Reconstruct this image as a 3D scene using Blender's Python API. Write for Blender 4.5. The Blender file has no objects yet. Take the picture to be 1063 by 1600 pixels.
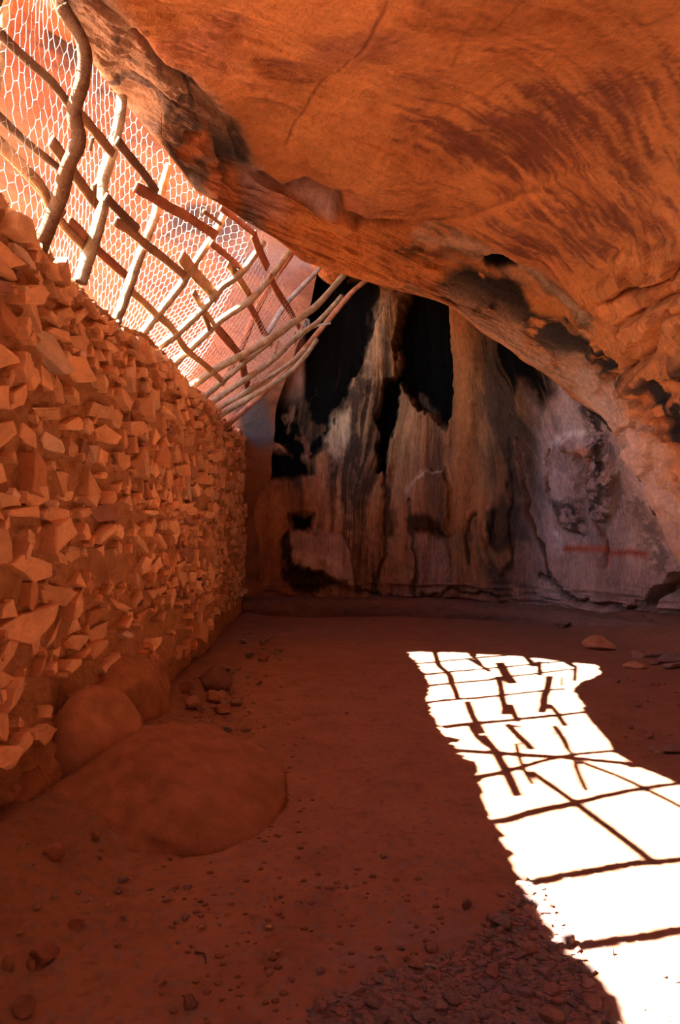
import bpy, math, random
import numpy as np
random.seed(7)
rng = np.random.default_rng(11)
C = bpy.context.scene.collection
F, CX, HY, EYE = 1150.0, 531.5, 823.0, 1.5

def at(px, py, Y):
    """the point seen at an image pixel by the camera, at distance Y along the cave"""
    return (Y * (px - CX) / F, Y, EYE + Y * (HY - py) / F)

def ground(px, py, z=0.0):
    Y = F * (EYE - z) / (py - HY)
    return (Y * (px - CX) / F, Y, z)

# ------------------------------------------------------------------ noise
def _hash(ix, iy, iz):
    h = (ix * 374761393 + iy * 668265263 + iz * 2147483647) & 0xffffffff
    h = ((h ^ (h >> 13)) * 1274126177) & 0xffffffff
    h = (h ^ (h >> 16)) & 0xffffffff
    h = (h * 2246822519) & 0xffffffff
    h = (h ^ (h >> 15)) & 0xffffffff
    return h.astype(np.float64) / 4294967295.0

def vnoise(x, y, z=None):
    x = np.asarray(x, float); y = np.asarray(y, float)
    x, y = np.broadcast_arrays(x, y)
    if z is None:
        xi = np.floor(x).astype(np.int64); yi = np.floor(y).astype(np.int64); zi = np.zeros_like(xi)
        fx, fy = x - xi, y - yi
        u = fx*fx*fx*(fx*(fx*6-15)+10); v = fy*fy*fy*(fy*(fy*6-15)+10)
        a = _hash(xi, yi, zi)*(1-u) + _hash(xi+1, yi, zi)*u
        b = _hash(xi, yi+1, zi)*(1-u) + _hash(xi+1, yi+1, zi)*u
        return (a*(1-v) + b*v)*2 - 1
    z = np.asarray(z, float) + 0 * x
    xi = np.floor(x).astype(np.int64); yi = np.floor(y).astype(np.int64); zi = np.floor(z).astype(np.int64)
    fx, fy, fz = x - xi, y - yi, z - zi
    u = fx*fx*fx*(fx*(fx*6-15)+10); v = fy*fy*fy*(fy*(fy*6-15)+10); w = fz*fz*fz*(fz*(fz*6-15)+10)
    r = 0
    for dx in (0, 1):
        for dy in (0, 1):
            for dz in (0, 1):
                wt = (u if dx else 1-u) * (v if dy else 1-v) * (w if dz else 1-w)
                r = r + wt * _hash(xi+dx, yi+dy, zi+dz)
    return r * 2 - 1

def fbm(x, y, z=None, o=4, g=0.5):
    a, s, t = 1.0, 0, 0
    for k in range(o):
        zz = None if z is None else z * 2**k + 7.3*k
        s = s + a * vnoise(x * 2**k + 13.7*k, y * 2**k + 5.1*k, zz)
        t += a; a *= g
    return s / t

def ridged(x, y, z=None, o=4, g=0.5):
    a, s, t = 1.0, 0, 0
    for k in range(o):
        zz = None if z is None else z * 2**k + 3.3*k
        s = s + a * (1 - np.abs(vnoise(x * 2**k + 3.7*k, y * 2**k + 9.1*k, zz)) * 2)
        t += a; a *= g
    return s / t

def sst(a, b, x):
    t = np.clip((x - a) / (b - a), 0, 1)
    return t * t * (3 - 2 * t)

def seg_dist(x, y, p, q):
    px, py = p; qx, qy = q
    dx, dy = qx - px, qy - py
    L = dx*dx + dy*dy + 1e-9
    t = np.clip(((x - px) * dx + (y - py) * dy) / L, 0, 1)
    return np.hypot(x - px - t*dx, y - py - t*dy)

def poly_mask(x, y, pts, soft=8.0):
    d = np.full(x.shape, 1e9); inside = np.zeros(x.shape, bool)
    n = len(pts)
    for i in range(n):
        p, q = pts[i], pts[(i+1) % n]
        d = np.minimum(d, seg_dist(x, y, p, q))
        c = ((p[1] > y) != (q[1] > y)) & (x < (q[0]-p[0]) * (y-p[1]) / ((q[1]-p[1]) if q[1] != p[1] else 1e-9) + p[0])
        inside ^= c
    sd = np.where(inside, -d, d)
    return sst(soft, -soft, sd)

def line_mask(x, y, pts, w):
    d = np.full(x.shape, 1e9)
    for p, q in zip(pts[:-1], pts[1:]):
        d = np.minimum(d, seg_dist(x, y, p, q))
    return np.exp(-(d / w) ** 2)

def mixc(col, m, c):
    m = np.clip(m, 0, 1)[..., None]
    return col * (1 - m) + np.array(c) * m

# ------------------------------------------------------------------ meshes
def link_mesh(name, verts, faces, mat, parent=None, smooth=True, cols=None, mats=None, midx=None):
    me = bpy.data.meshes.new(name)
    me.from_pydata([tuple(v) for v in verts] if not isinstance(verts, np.ndarray) else verts.tolist(), [],
                   faces if isinstance(faces, list) else faces.tolist())
    if smooth:
        me.polygons.foreach_set('use_smooth', np.ones(len(me.polygons), bool))
    if cols is not None:
        a = me.color_attributes.new('Col', 'FLOAT_COLOR', 'POINT')
        cc = np.ones((len(me.vertices), 4), np.float32); cc[:, :3] = np.clip(cols, 0, 1).reshape(-1, 3)
        a.data.foreach_set('color', cc.ravel())
    me.materials.append(mat)
    me.update()
    o = bpy.data.objects.new(name, me); C.objects.link(o)
    if parent: o.parent = parent
    return o

def grid_faces(nr, nc):
    i = np.arange(nr-1)[:, None] * nc + np.arange(nc-1)[None, :]
    return np.stack([i, i+1, i+nc+1, i+nc], -1).reshape(-1, 4)

def grid_mesh(name, P, mat, cols=None, flip=False, parent=None):
    nr, nc = P.shape[:2]
    f = grid_faces(nr, nc)
    if flip: f = f[:, ::-1]
    return link_mesh(name, P.reshape(-1, 3), f, mat, parent, True, cols)

def cr_matrix(n, m):
    """Catmull-Rom weights from n control points to m samples"""
    W = np.zeros((m, n))
    t = np.linspace(0, n-1, m)
    for k, tt in enumerate(t):
        i = min(int(tt), n-2); f = tt - i
        w = [-.5*f**3+f*f-.5*f, 1.5*f**3-2.5*f*f+1, -1.5*f**3+2*f*f+.5*f, .5*f**3-.5*f*f]
        for j, ww in zip((i-1, i, i+1, i+2), w):
            W[k, min(max(j, 0), n-1)] += ww
    return W

def loft(ctrl, nr, nc):
    ctrl = np.array(ctrl, float)
    A, B = cr_matrix(ctrl.shape[0], nr), cr_matrix(ctrl.shape[1], nc)
    return np.einsum('ri,ijk,cj->rck', A, ctrl, B)

def normals(P):
    du = np.gradient(P, axis=1); dv = np.gradient(P, axis=0)
    n = np.cross(du, dv)
    return n / (np.linalg.norm(n, axis=-1, keepdims=True) + 1e-9)

def image_px(P):
    """camera image pixels of surface points, used to place colour and relief"""
    Y = np.maximum(P[..., 1], 0.3)
    return CX + F * P[..., 0] / Y, HY - F * (P[..., 2] - EYE) / Y

def struct(o, label, cat=None):
    o['kind'] = 'structure'; o['label'] = label
    if cat: o['category'] = cat
    return o

def tag(o, label, cat, group=None, kind=None):
    o['label'] = label; o['category'] = cat
    if group: o['group'] = group
    if kind: o['kind'] = kind
    return o

# ------------------------------------------------------------------ materials
def rock_material(name, scale=3.0, stretch=(1, 1, 1), bump=0.5, fine=1.0, var=0.35, rough=0.92, rot=(0, 0, 0), dist=0.04):
    m = bpy.data.materials.new(name); m.use_nodes = True
    nt = m.node_tree; N = nt.nodes; L = nt.links
    b = N['Principled BSDF']
    b.inputs['Roughness'].default_value = rough
    b.inputs['Specular IOR Level'].default_value = 0.12
    at_ = N.new('ShaderNodeAttribute'); at_.attribute_name = 'Col'
    tc = N.new('ShaderNodeTexCoord'); mp = N.new('ShaderNodeMapping')
    mp.inputs['Scale'].default_value = stretch; mp.inputs['Rotation'].default_value = rot
    L.new(tc.outputs['Object'], mp.inputs['Vector'])
    n1 = N.new('ShaderNodeTexNoise'); n1.inputs['Scale'].default_value = scale; n1.inputs['Detail'].default_value = 8; n1.inputs['Roughness'].default_value = 0.65
    n2 = N.new('ShaderNodeTexNoise'); n2.inputs['Scale'].default_value = scale * 10; n2.inputs['Detail'].default_value = 6; n2.inputs['Roughness'].default_value = 0.7
    L.new(mp.outputs[0], n1.inputs['Vector']); L.new(mp.outputs[0], n2.inputs['Vector'])
    add = N.new('ShaderNodeMath'); add.operation = 'MULTIPLY_ADD'; add.inputs[1].default_value = 0.75
    L.new(n2.outputs['Fac'], add.inputs[0]); L.new(n1.outputs['Fac'], add.inputs[2])
    mr = N.new('ShaderNodeMapRange'); mr.inputs['From Min'].default_value = 0.6; mr.inputs['From Max'].default_value = 1.15
    mr.inputs['To Min'].default_value = 1 - var; mr.inputs['To Max'].default_value = 1 + var
    L.new(add.outputs[0], mr.inputs['Value'])
    mul = N.new('ShaderNodeVectorMath'); mul.operation = 'SCALE'
    L.new(at_.outputs['Color'], mul.inputs[0]); L.new(mr.outputs[0], mul.inputs['Scale'])
    L.new(mul.outputs[0], b.inputs['Base Color'])
    bp = N.new('ShaderNodeBump'); bp.inputs['Strength'].default_value = bump; bp.inputs['Distance'].default_value = dist
    L.new(add.outputs[0], bp.inputs['Height'])
    bp2 = N.new('ShaderNodeBump'); bp2.inputs['Strength'].default_value = bump * fine; bp2.inputs['Distance'].default_value = dist * 0.3
    n3 = N.new('ShaderNodeTexNoise'); n3.inputs['Scale'].default_value = 60; n3.inputs['Detail'].default_value = 5
    L.new(tc.outputs['Object'], n3.inputs['Vector'])
    L.new(n3.outputs['Fac'], bp2.inputs['Height']); L.new(bp.outputs[0], bp2.inputs['Normal'])
    L.new(bp2.outputs[0], b.inputs['Normal'])
    return m

def plain_material(name, c1, c2, scale=20, rough=0.8, bump=0.2, metal=0.0, stretch=(1, 1, 1)):
    m = bpy.data.materials.new(name); m.use_nodes = True
    nt = m.node_tree; N = nt.nodes; L = nt.links
    b = N['Principled BSDF']; b.inputs['Roughness'].default_value = rough; b.inputs['Metallic'].default_value = metal
    b.inputs['Specular IOR Level'].default_value = 0.2
    tc = N.new('ShaderNodeTexCoord'); mp = N.new('ShaderNodeMapping'); mp.inputs['Scale'].default_value = stretch
    n = N.new('ShaderNodeTexNoise'); n.inputs['Scale'].default_value = scale; n.inputs['Detail'].default_value = 7
    L.new(tc.outputs['Object'], mp.inputs[0]); L.new(mp.outputs[0], n.inputs['Vector'])
    cr = N.new('ShaderNodeValToRGB'); cr.color_ramp.elements[0].position = .35; cr.color_ramp.elements[1].position = .65
    cr.color_ramp.elements[0].color = (*c1, 1); cr.color_ramp.elements[1].color = (*c2, 1)
    L.new(n.outputs['Fac'], cr.inputs[0]); L.new(cr.outputs[0], b.inputs['Base Color'])
    bp = N.new('ShaderNodeBump'); bp.inputs['Strength'].default_value = bump; bp.inputs['Distance'].default_value = .01
    L.new(n.outputs['Fac'], bp.inputs['Height']); L.new(bp.outputs[0], b.inputs['Normal'])
    return m

M_ceil = rock_material('sandstone_overhang', 1.8, (1, 1, 1), 0.8, 0.6, 0.38, dist=0.07)
M_back = rock_material('streaked_sandstone', 2.4, (1.8, 1, .35), 0.7, 0.6, 0.5, dist=0.06)
M_back.node_tree.nodes['Principled BSDF'].inputs['Specular IOR Level'].default_value = 0.02
M_cliff = rock_material('canyon_sandstone', 1.0, (1, 1, 2.0), 0.6, 0.4, 0.25, dist=0.12)
M_wall = rock_material('masonry_stone', 5.0, (1, 1, 1), 0.5, 0.6, 0.22, dist=0.02)
M_mud = rock_material('mud_mortar', 9.0, (1, 1, 1), 0.8, 0.9, 0.3, dist=0.03)
M_floor = rock_material('red_dirt', 3.0, (1, 1, 1), 0.45, 0.6, 0.18, dist=0.015)
M_stone = rock_material('loose_sandstone', 8.0, (1, 1, 1), 0.5, 0.8, 0.25, dist=0.012)
M_bark = rock_material('weathered_bark', 14.0, (1, 1, 1), 1.0, 0.8, 0.55, dist=0.02)
M_slat = rock_material('split_wood', 9.0, (1, 1, 1), 0.6, 0.5, 0.4, dist=0.008)
M_wire = plain_material('galvanised_wire', (.5, .5, .48), (.62, .62, .6), 30, .55, 0, 0.35)

# colours (linear albedo)
ORANGE = (.56, .23, .085); RUST = (.38, .135, .05); MAROON = (.20, .07, .045); BLACK = (.012, .010, .010)
TAN = (.46, .27, .155); LAV = (.35, .265, .25); GREY = (.17, .15, .15); PALE = (.62, .42, .29)

# ------------------------------------------------------------------ ceiling overhang
W_ = lambda x, y, z: (x, y, z)
E0 = [W_(-2.2,-3,3.4), W_(-1.85,.5,3.6), W_(-1.15,2.1,4.1), at(80,0,3.5), at(130,80,3.95), at(185,155,4.75), at(240,218,4.85), at(300,292,5.3),
      at(345,322,5.6), at(425,372,6.15), at(480,410,6.6), at(575,440,7.4), at(690,475,8.3), at(760,524,8.8), at(860,590,9.2), at(955,668,9.4),
      at(1012,780,9.3), at(1058,880,9.2), W_(4.75,9.0,.2), W_(4.9,6,-.2), W_(4.5,2,-.2), W_(4.2,-3,-.2)]
E1 = [W_(-1.6,-3,3.6), W_(-1.2,.4,3.75), W_(-.6,2.0,3.9), at(170,-30,3.45), at(205,45,3.8), at(240,100,4.25), at(315,150,4.7), at(375,215,5.4),
      at(400,275,5.85), at(460,300,6.15), at(540,345,6.5), at(620,352,6.9), at(700,347,7.2), at(770,385,7.4), at(860,430,7.8), at(930,520,7.8),
      at(990,630,7.8), at(1050,730,7.7), at(1160,880,7.5), W_(4.6,5.5,1.0), W_(4.2,2,1.0), W_(4.0,-3,1.0)]
R2 = [W_(.25,-3,4.0), W_(.15,.4,3.88), W_(0,2.2,3.85), at(240,-60,3.45), at(290,10,3.8), at(325,55,4.15), at(375,105,4.5), at(430,155,5.0),
      at(470,205,5.4), at(525,245,5.7), at(585,275,5.9), at(650,285,6.1), at(730,290,6.3), at(800,320,6.5), at(880,360,6.7), at(965,420,6.6),
      at(1035,505,6.5), at(1115,610,6.4), at(1220,770,6.2), W_(4.2,5,1.9), W_(3.8,2,1.9), W_(3.6,-3,1.9)]
R3 = [W_(.8,-3,3.95), W_(.6,.4,3.85), W_(.55,2.0,3.82), at(330,-80,3.4), at(385,-30,3.65), at(425,5,3.9), at(465,45,4.2), at(515,85,4.5),
      at(560,112,4.8), at(610,140,5.05), at(660,160,5.25), at(720,170,5.4), at(790,180,5.4), at(850,200,5.4), at(920,230,5.3), at(990,285,5.2),
      at(1070,370,5.1), at(1160,480,5.0), at(1270,650,4.8), W_(3.5,4,2.7), W_(3.25,2,2.7), W_(3.0,-3,2.7)]
R4 = [W_(1.2,-3,3.92), W_(.95,.2,3.84)] + [W_(.85 + 1.7*max(0, k-6)/14, 1.7 + .9*math.sin(math.pi*k/19), 3.85 - .5*(k/19)**3) for k in range(2, 20)] + [W_(2.6,1.0,3.35), W_(2.3,-3,3.4)]
R5 = [W_(1.5 + .3*k/21, -3 + 3.2*math.sin(math.pi*k/21), 3.9 - .15*k/21) for k in range(22)]
def off(p, d): return (p[0]+d[0], p[1]+d[1], p[2]+d[2])
Rm1, Rm2 = [], []
for k, p in enumerate(E0):
    if k <= 9:
        Rm1.append(off(p, (-.22, .1, .45))); Rm2.append(off(p, (-.7, .5, 2.2)))
    elif k <= 14:
        Rm1.append(off(p, (.05, .7, .35))); Rm2.append((p[0]*1.25, 13.6, p[2]+2.2))
    elif k <= 17:
        Rm1.append(off(p, (.35, .5, .1))); Rm2.append(off(p, (1.4, 1.6, .8)))
    else:
        Rm1.append(off(p, (.3, 0, -.2))); Rm2.append(off(p, (.8, 0, -.4)))
EM = []
for k, (a, b) in enumerate(zip(E0, E1)):
    m = [(a[j]+b[j])/2 for j in range(3)]
    bulge = 0.0
    if 3 <= k <= 9: m[2] -= .03
    if 12 <= k <= 17: m[1] += .25; m[2] += .06
    EM.append(tuple(m))
P = loft([Rm2, Rm1, E0, EM, E1, R2, R3, R4, R5], 620, 1150)
qx, qy = image_px(P)
# which loft row each sample row is: 0..8
ROW = np.linspace(0, 8, 620)[:, None] + 0*qx
COLN = np.linspace(0, 21, 1150)[None, :] + 0*qx
x, y, z = P[..., 0], P[..., 1], P[..., 2]
Nn = normals(P)
slab = sst(3.9, 4.3, ROW)
band = sst(1.9, 2.2, ROW) * (1 - sst(3.8, 4.1, ROW))
edgehold = 1 - np.exp(-((ROW - 2) / .25) ** 2) * .75
# rotated bedding coordinates (beds dip across the slab)
bu = x * .82 + y * .57; bv = -x * .57 + y * .82
big = fbm(x*.7, y*.7, z*.7, 4)
med = ridged(x*1.7+5, y*1.7, z*1.7, 5, .55)
beds = ridged(bu*.9 + fbm(x, y, z, 3)*.5, bv*7 + fbm(x*.8, y*.8, z*.8, 3)*2.2, z*2.5, 4, .6)
rough_r = sst(880, 960, qx) * sst(330, 420, qy) * (1 - sst(760, 860, qy))
tiny = fbm(bu*3 + med, bv*34 + big*5, z*12, 3, .6)
disp = slab * (.08*big + .03*med + .026*beds + .008*tiny) + (1-slab) * (.09*big + .055*med + .02*beds)
disp += rough_r * .07 * ridged(bu*1.6, bv*6, z*3, 4)
# broken ledges on the right: stepped terraces
tz = (z*3.2 + x*1.1 + fbm(x*1.3, y*1.3, z*1.3, 3)*1.1)
disp += rough_r * .09 * (sst(.35, .5, tz - np.floor(tz)) - .5)
wx = qx + 14*fbm(x*2, y*2, z*2, 3); wy = qy + 14*fbm(x*2+9, y*2, z*2, 3)
# fracture lines with relief
cr1 = line_mask(wx, wy, [(612,-20),(600,25),(560,75),(540,105),(505,140),(480,175),(455,215),(450,235)], 2.5)
cr2 = line_mask(wx, wy, [(770,-10),(735,60),(700,110)], 2) + line_mask(wx, wy, [(812,20),(770,60),(745,80)], 2)
cr3 = line_mask(wx, wy, [(545,212),(620,218),(760,205),(860,180),(960,140),(1063,100)], 2.5)
cr4 = line_mask(wx, wy, [(640,200),(780,145),(900,105),(960,70),(1063,20)], 2.5)
cr5 = line_mask(wx, wy, [(560,348),(640,352),(690,342),(760,318),(815,292),(850,280)], 5)
cr6 = line_mask(wx, wy, [(210,60),(255,112),(300,140),(335,172),(372,215),(385,250)], 5)
cr7 = line_mask(wx, wy, [(400,268),(450,300),(480,285),(520,305),(535,340),(580,352),(640,350)], 6)
cr8 = line_mask(wx, wy, [(930,478),(980,462),(1020,445),(1070,410)], 4) + line_mask(wx, wy, [(960,515),(1000,490),(1030,470),(1075,450)], 5) + line_mask(wx, wy, [(940,600),(1000,560),(1030,500),(1075,480)], 5)
step = sst(-3, 5, wy - np.interp(wx, [560,640,690,760,815,850,900], [352,352,342,318,292,280,262])) * sst(560, 640, wx) * (1 - sst(860, 1000, wx))
disp -= -.015 * (cr1 + cr2*.5 + cr3*.5 + cr4*.5) - .09*cr5*0 
disp += -.05*step*slab + .09*cr6 + .11*cr7 + .09*cr8*rough_r
# dark hole in the band, small tooth-like knobs of the lip
hole = np.exp(-(((qx-783)/26)**2 + ((qy-415 + (qx-783)*-.1)/11)**2)**2)
disp += .35*hole
hole2 = poly_mask(wx, wy, [(302,250),(318,222),(345,212),(356,228),(340,250),(315,262)], 5)
ring2 = line_mask(wx, wy, [(302,250),(318,222),(345,212),(358,225),(370,262),(350,300)], 7)
disp += .07*ring2 + .05*hole2
for (kx, ky, r, a) in [(455,325,40,.11),(500,330,30,.08),(420,300,24,.06),(330,285,30,.10),(400,272,12,.07),(548,360,16,.07),(520,352,12,.05),(1010,590,40,.1)]:
    disp -= a * np.exp(-(((wx-kx)/r)**2 + ((wy-ky)/(r*.7))**2)**2) * (1-slab*.6)
# wavy lower band
disp += band * .05 * ridged(qx*.012, (qy + .45*qx*-1)*.05, None, 4)
disp *= edgehold
P = P + Nn * disp[..., None] * np.sign((Nn[..., 2].mean()) or 1)
x, y, z = P[..., 0], P[..., 1], P[..., 2]
# colour
n1 = fbm(x*1.1, y*1.1, z*1.1, 5, .6); n2 = fbm(x*3.5, y*3.5, z*3.5, 4, .6)
stria = fbm(bu*1.2 + n1*.3, bv*16 + n1*2.5, z*4, 4, .65)
col = np.zeros(P.shape) + np.array(ORANGE)
col = mixc(col, sst(-.1, .5, n1 + .35*stria)*.75, RUST)
mar = .9*np.exp(-(((wx-860)/260)**2 + ((wy-190 - (860-wx)*.28)/62)**2)) + .9*np.exp(-(((wx-860)/160)**2 + ((wy-360)/55)**2)) \
    + .5*np.exp(-(((wx-1000)/120)**2 + ((wy-260)/90)**2)) + .5*np.exp(-(((wx-450)/60)**2 + ((wy-130)/80)**2)) + .5*np.exp(-(((wx-620)/60)**2 + ((wy-170)/60)**2))
col = mixc(col, slab*sst(.22, .95, mar + .75*n2 + .75*stria + .35*n1)*.9, (.17,.065,.045))
col = mixc(col, slab*.35*sst(.1,.5,tiny), (.62,.28,.11))
col = mixc(col, slab*.55*sst(.45,.8, n2 - .6*stria + .3), (.58,.25,.10))
col = mixc(col, slab*.6*sst(.2, .6, fbm(x*.9+4, y*.9, z, 4) + .3*n2), (.27, .105, .075))
col = mixc(col, .5*slab*sst(.1, .5, stria)*sst(560, 760, qx), (.20, .075, .045))
col = mixc(col, slab*line_mask(wx, wy, [(300,130),(360,180),(410,240),(480,200)], 40)*.5, ORANGE)
# dark crack lines
for cm, k in ((cr1,.5),(cr2,.45),(cr3,.5),(cr4,.45)):
    col = mixc(col, cm*k*sst(-.4,.3,n2), (.13, .05, .03))
col = mixc(col, np.clip(cr6 + cr7, 0, 1)*.6*sst(-.4,.2,n2), (.14,.06,.035))  # shade under the overhanging slab edge, painted dark
col = mixc(col, line_mask(wx, wy, [(560,352),(640,356),(692,346),(760,322),(815,296),(850,283)], 3)*.8, (.10,.04,.025))  # same painted shade along the slab step
# light band under the slab step
col = mixc(col, slab*line_mask(wx, wy, [(700,350),(770,325),(850,290)], 9)*.8, (.62,.25,.09))
# lip face: grey-brown varnish upper left
lip = (1-slab) * sst(2.0, 2.1, ROW) * (1 - sst(380, 440, qx))
ang = fbm((x+y)*1.5, (y - x + z)*6, z*2, 4, .6)
col = mixc(col, lip, (.44, .28, .19))
col = mixc(col, lip*sst(-.02, .25, ang + n1*.5)*.8, (.10, .08, .078))
col = mixc(col, lip*sst(.15, .5, -ang)*.6, (.45, .27, .17))
col = mixc(col, lip*sst(250, 310, qx)*sst(150, 210, qy)*sst(-.1, .25, n2)*.75, (.09, .085, .095))
col = mixc(col, hole2, (.62, .26, .12))
col = mixc(col, poly_mask(wx, wy, [(318,290),(350,255),(378,262),(392,300),(380,340),(345,320)], 8), (.60, .26, .12))
col = mixc(col, ring2*.8, (.07, .06, .06))
pur = poly_mask(wx, wy, [(385,300),(430,285),(480,290),(520,310),(530,340),(500,352),(470,350),(460,375),(430,345),(400,335)], 10) + poly_mask(wx, wy, [(380,262),(415,262),(412,290),(388,292)], 6)
col = mixc(col, pur*.9*sst(-.6,.0,n2), (.44, .29, .265))
# under band
bn = band * sst(400, 470, qx)
col = mixc(col, bn, (.60, .235, .075))
ln = fbm(qx*.012 + n1*.5, (qy - .52*(qx-700))*.045 + n1*1.3, None, 5, .6)
col = mixc(col, bn*sst(560, 680, qx)*sst(-.05, .3, ln + .15*n2)*.85*(1-sst(900, 1000, qx)*.5), TAN)
ln2 = fbm(qx*.02 + n1*.6, (qy - .56*(qx-700))*.11 + n1*2, None, 4, .6)
col = mixc(col, bn*sst(.12, .35, ln2)*sst(560,660,qx)*.65, (.10,.065,.045))
dark = poly_mask(wx, wy, [(560,398),(640,385),(700,380),(740,400),(700,412),(640,410)], 14)*.5 + \
       poly_mask(wx, wy, [(690,445),(720,420),(790,440),(850,480),(880,500),(960,560),(1000,620),(960,600),(890,560),(800,510),(740,480)], 16) + \
       poly_mask(wx, wy, [(820,425),(880,440),(920,480),(925,510),(880,490),(850,455)], 10) + \
       poly_mask(wx, wy, [(860,500),(940,540),(1000,600),(1040,690),(1063,760),(1063,700),(1000,600),(960,560)], 16)*.8
col = mixc(col, bn*np.clip(dark*1.3, 0, 1)*sst(-.2, .08, ln + .7*n2 + .22), (.028, .024, .023))
col = mixc(col, bn*line_mask(wx, wy, [(640,372),(700,372),(760,395),(850,440),(900,480),(925,540)], 12)*.7*sst(-.2,.4,n2+.2), PALE)
col = mixc(col, bn*line_mask(wx, wy, [(690,468),(760,505),(860,575),(950,640),(1010,730),(1050,830)], 26)*sst(650,720,qx)*sst(-.6,0,n2), (.46, .29, .20))
col = mixc(col, (1-slab)*poly_mask(wx, wy, [(890,590),(960,640),(1010,700),(1063,790),(1100,900),(1100,1000),(1040,900),(990,760),(930,670)], 18)*.9, (.62, .42, .32))  # pale band, painted lighter to stand in for bounced sunlight
col = mixc(col, bn*poly_mask(wx, wy, [(815,460),(870,470),(905,500),(880,508),(830,492)], 7)*.9, (.6,.24,.08))
rb = sst(1000, 1040, wx) * sst(550, 600, wy) * (1 - slab*0)
col = mixc(col, np.clip(poly_mask(wx, wy, [(985,600),(1030,570),(1120,555),(1150,800),(1063,745),(1030,690)], 14), 0, 1)*sst(-.1, .1, n2 + .17), (.03, .026, .024))
col = mixc(col, line_mask(wx, wy, [(1010,565),(1040,560),(1080,555)], 9)*sst(-.3,.2,n2), (.05,.045,.04))
col = mixc(col, rough_r*sst(.2,.6,fbm(x*2,y*2,z*2,4))*.6, (.62,.27,.10))
# inside back of the lip is near-black
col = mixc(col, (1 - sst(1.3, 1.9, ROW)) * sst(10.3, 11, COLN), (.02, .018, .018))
col = mixc(col, sst(.04, .25, hole), (.006,.004,.004))  # shade inside the hole, painted near-black
col *= (1 + .12*n2[..., None])
ceil = grid_mesh('ceiling', P, M_ceil, col)
struct(ceil, 'huge orange sandstone overhang arching over the shelter with dark streaked lip')

# ------------------------------------------------------------------ back wall
Bp = [(-3.0,12.3),(-2.2,12.6),(-1.3,12.75),(-.3,12.85),(.8,12.9),(1.9,12.75),(2.7,12.4),(3.5,11.75),(4.25,10.8),(4.85,9.8),(5.3,8.9)]
Mid = [(-3.0,12.4,3.5),(-2.2,12.7,3.5),(-1.3,12.85,3.5),(-.3,12.95,3.5),(.8,12.95,3.5),(1.9,12.7,3.3),(2.65,12.1,2.9),(3.45,11.3,2.1),(4.1,10.4,1.5),(4.62,9.65,1.0),(4.95,8.95,.6)]
M2 = [(-3.0,12.5,5.3),(-2.2,12.8,5.3),(-1.3,12.95,5.3),(-.3,13.0,5.3),(.8,12.9,5.2),(1.9,12.3,4.9),(2.6,11.4,4.1),(3.25,10.3,2.95),(3.82,9.75,2.2),(4.28,9.4,1.45),(4.6,9.0,.8)]
Tp = [(-3.0,12.6,7.5),(-2.2,12.9,7.5),(-1.3,13.05,7.5),(-.3,13.0,7.4),(.8,12.7,7.0),(1.9,11.6,6.1),(2.6,10.2,5.1),(3.2,9.5,4.0),(3.85,9.3,3.3),(4.3,9.2,2.4),(4.6,9.05,1.5)]
NR, NC = 640, 900
P = loft([[(a, b, -.25) for a, b in Bp], Mid, M2, Tp], NR, NC)
qx, qy = image_px(P)
Nn = normals(P)
x, y, z = P[..., 0].copy(), P[..., 1].copy(), P[..., 2].copy()
# flow coordinate: streaks splay out downwards from the chimney at the top
cx0 = 640 + (qy - 440) * -.05
fl = (qx - 610) / (1 + np.clip(qy - 440, 0, 500) / 420.0)      # converge upward
fl2 = fl + 24*fbm(qx*.008, qy*.0035, None, 3)
wx = qx + 11*fbm(qx*.02, qy*.014, None, 4) + 7*fbm(qx*.11, qy*.05, None, 3); wy = qy + 11*fbm(qx*.02+7, qy*.02+3, None, 4) + 6*fbm(qx*.10+7, qy*.06+3, None, 3)
streak = fbm(fl2*.042, qy*.003, None, 5, .55)
fstreak = fbm(fl2*.25, qy*.006, None, 4, .6)
blot = fbm(qx*.016, qy*.016, None, 5, .6)
fine = fbm(qx*.09, qy*.09, None, 4, .65)
soot1 = poly_mask(wx, wy, [(478,405),(590,430),(596,480),(580,520),(568,570),(545,610),(520,650),(497,700),(470,712),(440,690),(408,672),(412,600),(455,540),(478,470)], 6)
soot2 = poly_mask(wx, wy, [(638,440),(702,450),(706,540),(702,600),(700,668),(684,664),(655,640),(628,612),(618,590),(622,520)], 5)
soot3 = poly_mask(wx, wy, [(600,600),(622,590),(618,640),(606,700),(600,745),(590,740),(592,690),(585,650)], 4)
soot4 = poly_mask(wx, wy, [(735,480),(800,510),(850,560),(868,610),(850,645),(815,590),(790,640),(770,600),(752,560)], 14)
soot5 = poly_mask(wx, wy, [(408,700),(484,712),(484,742),(440,748),(418,738)], 6) + poly_mask(wx, wy, [(446,805),(486,800),(482,828),(452,832)], 6) \
      + poly_mask(wx, wy, [(434,850),(448,838),(452,885),(490,890),(535,912),(500,922),(460,925),(440,900)], 6)*.85
soot6 = poly_mask(wx, wy, [(636,805),(665,800),(690,815),(702,835),(665,832),(640,828)], 7) + .9*poly_mask(wx, wy, [(600,795),(612,790),(618,835),(604,840)], 6)
soot7 = poly_mask(wx, wy, [(790,740),(798,700),(800,690),(796,760),(800,880),(790,900)], 4)*.8 + .9*poly_mask(wx, wy, [(758,795),(770,795),(770,850),(762,860)], 6)
arch_r = np.interp(qy, [560, 620, 700, 780], [870, 935, 960, 985])
darkedge = np.exp(-((wx - arch_r + 18)/16)**2) * sst(555, 600, qy) * (1 - sst(740, 800, qy))
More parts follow.
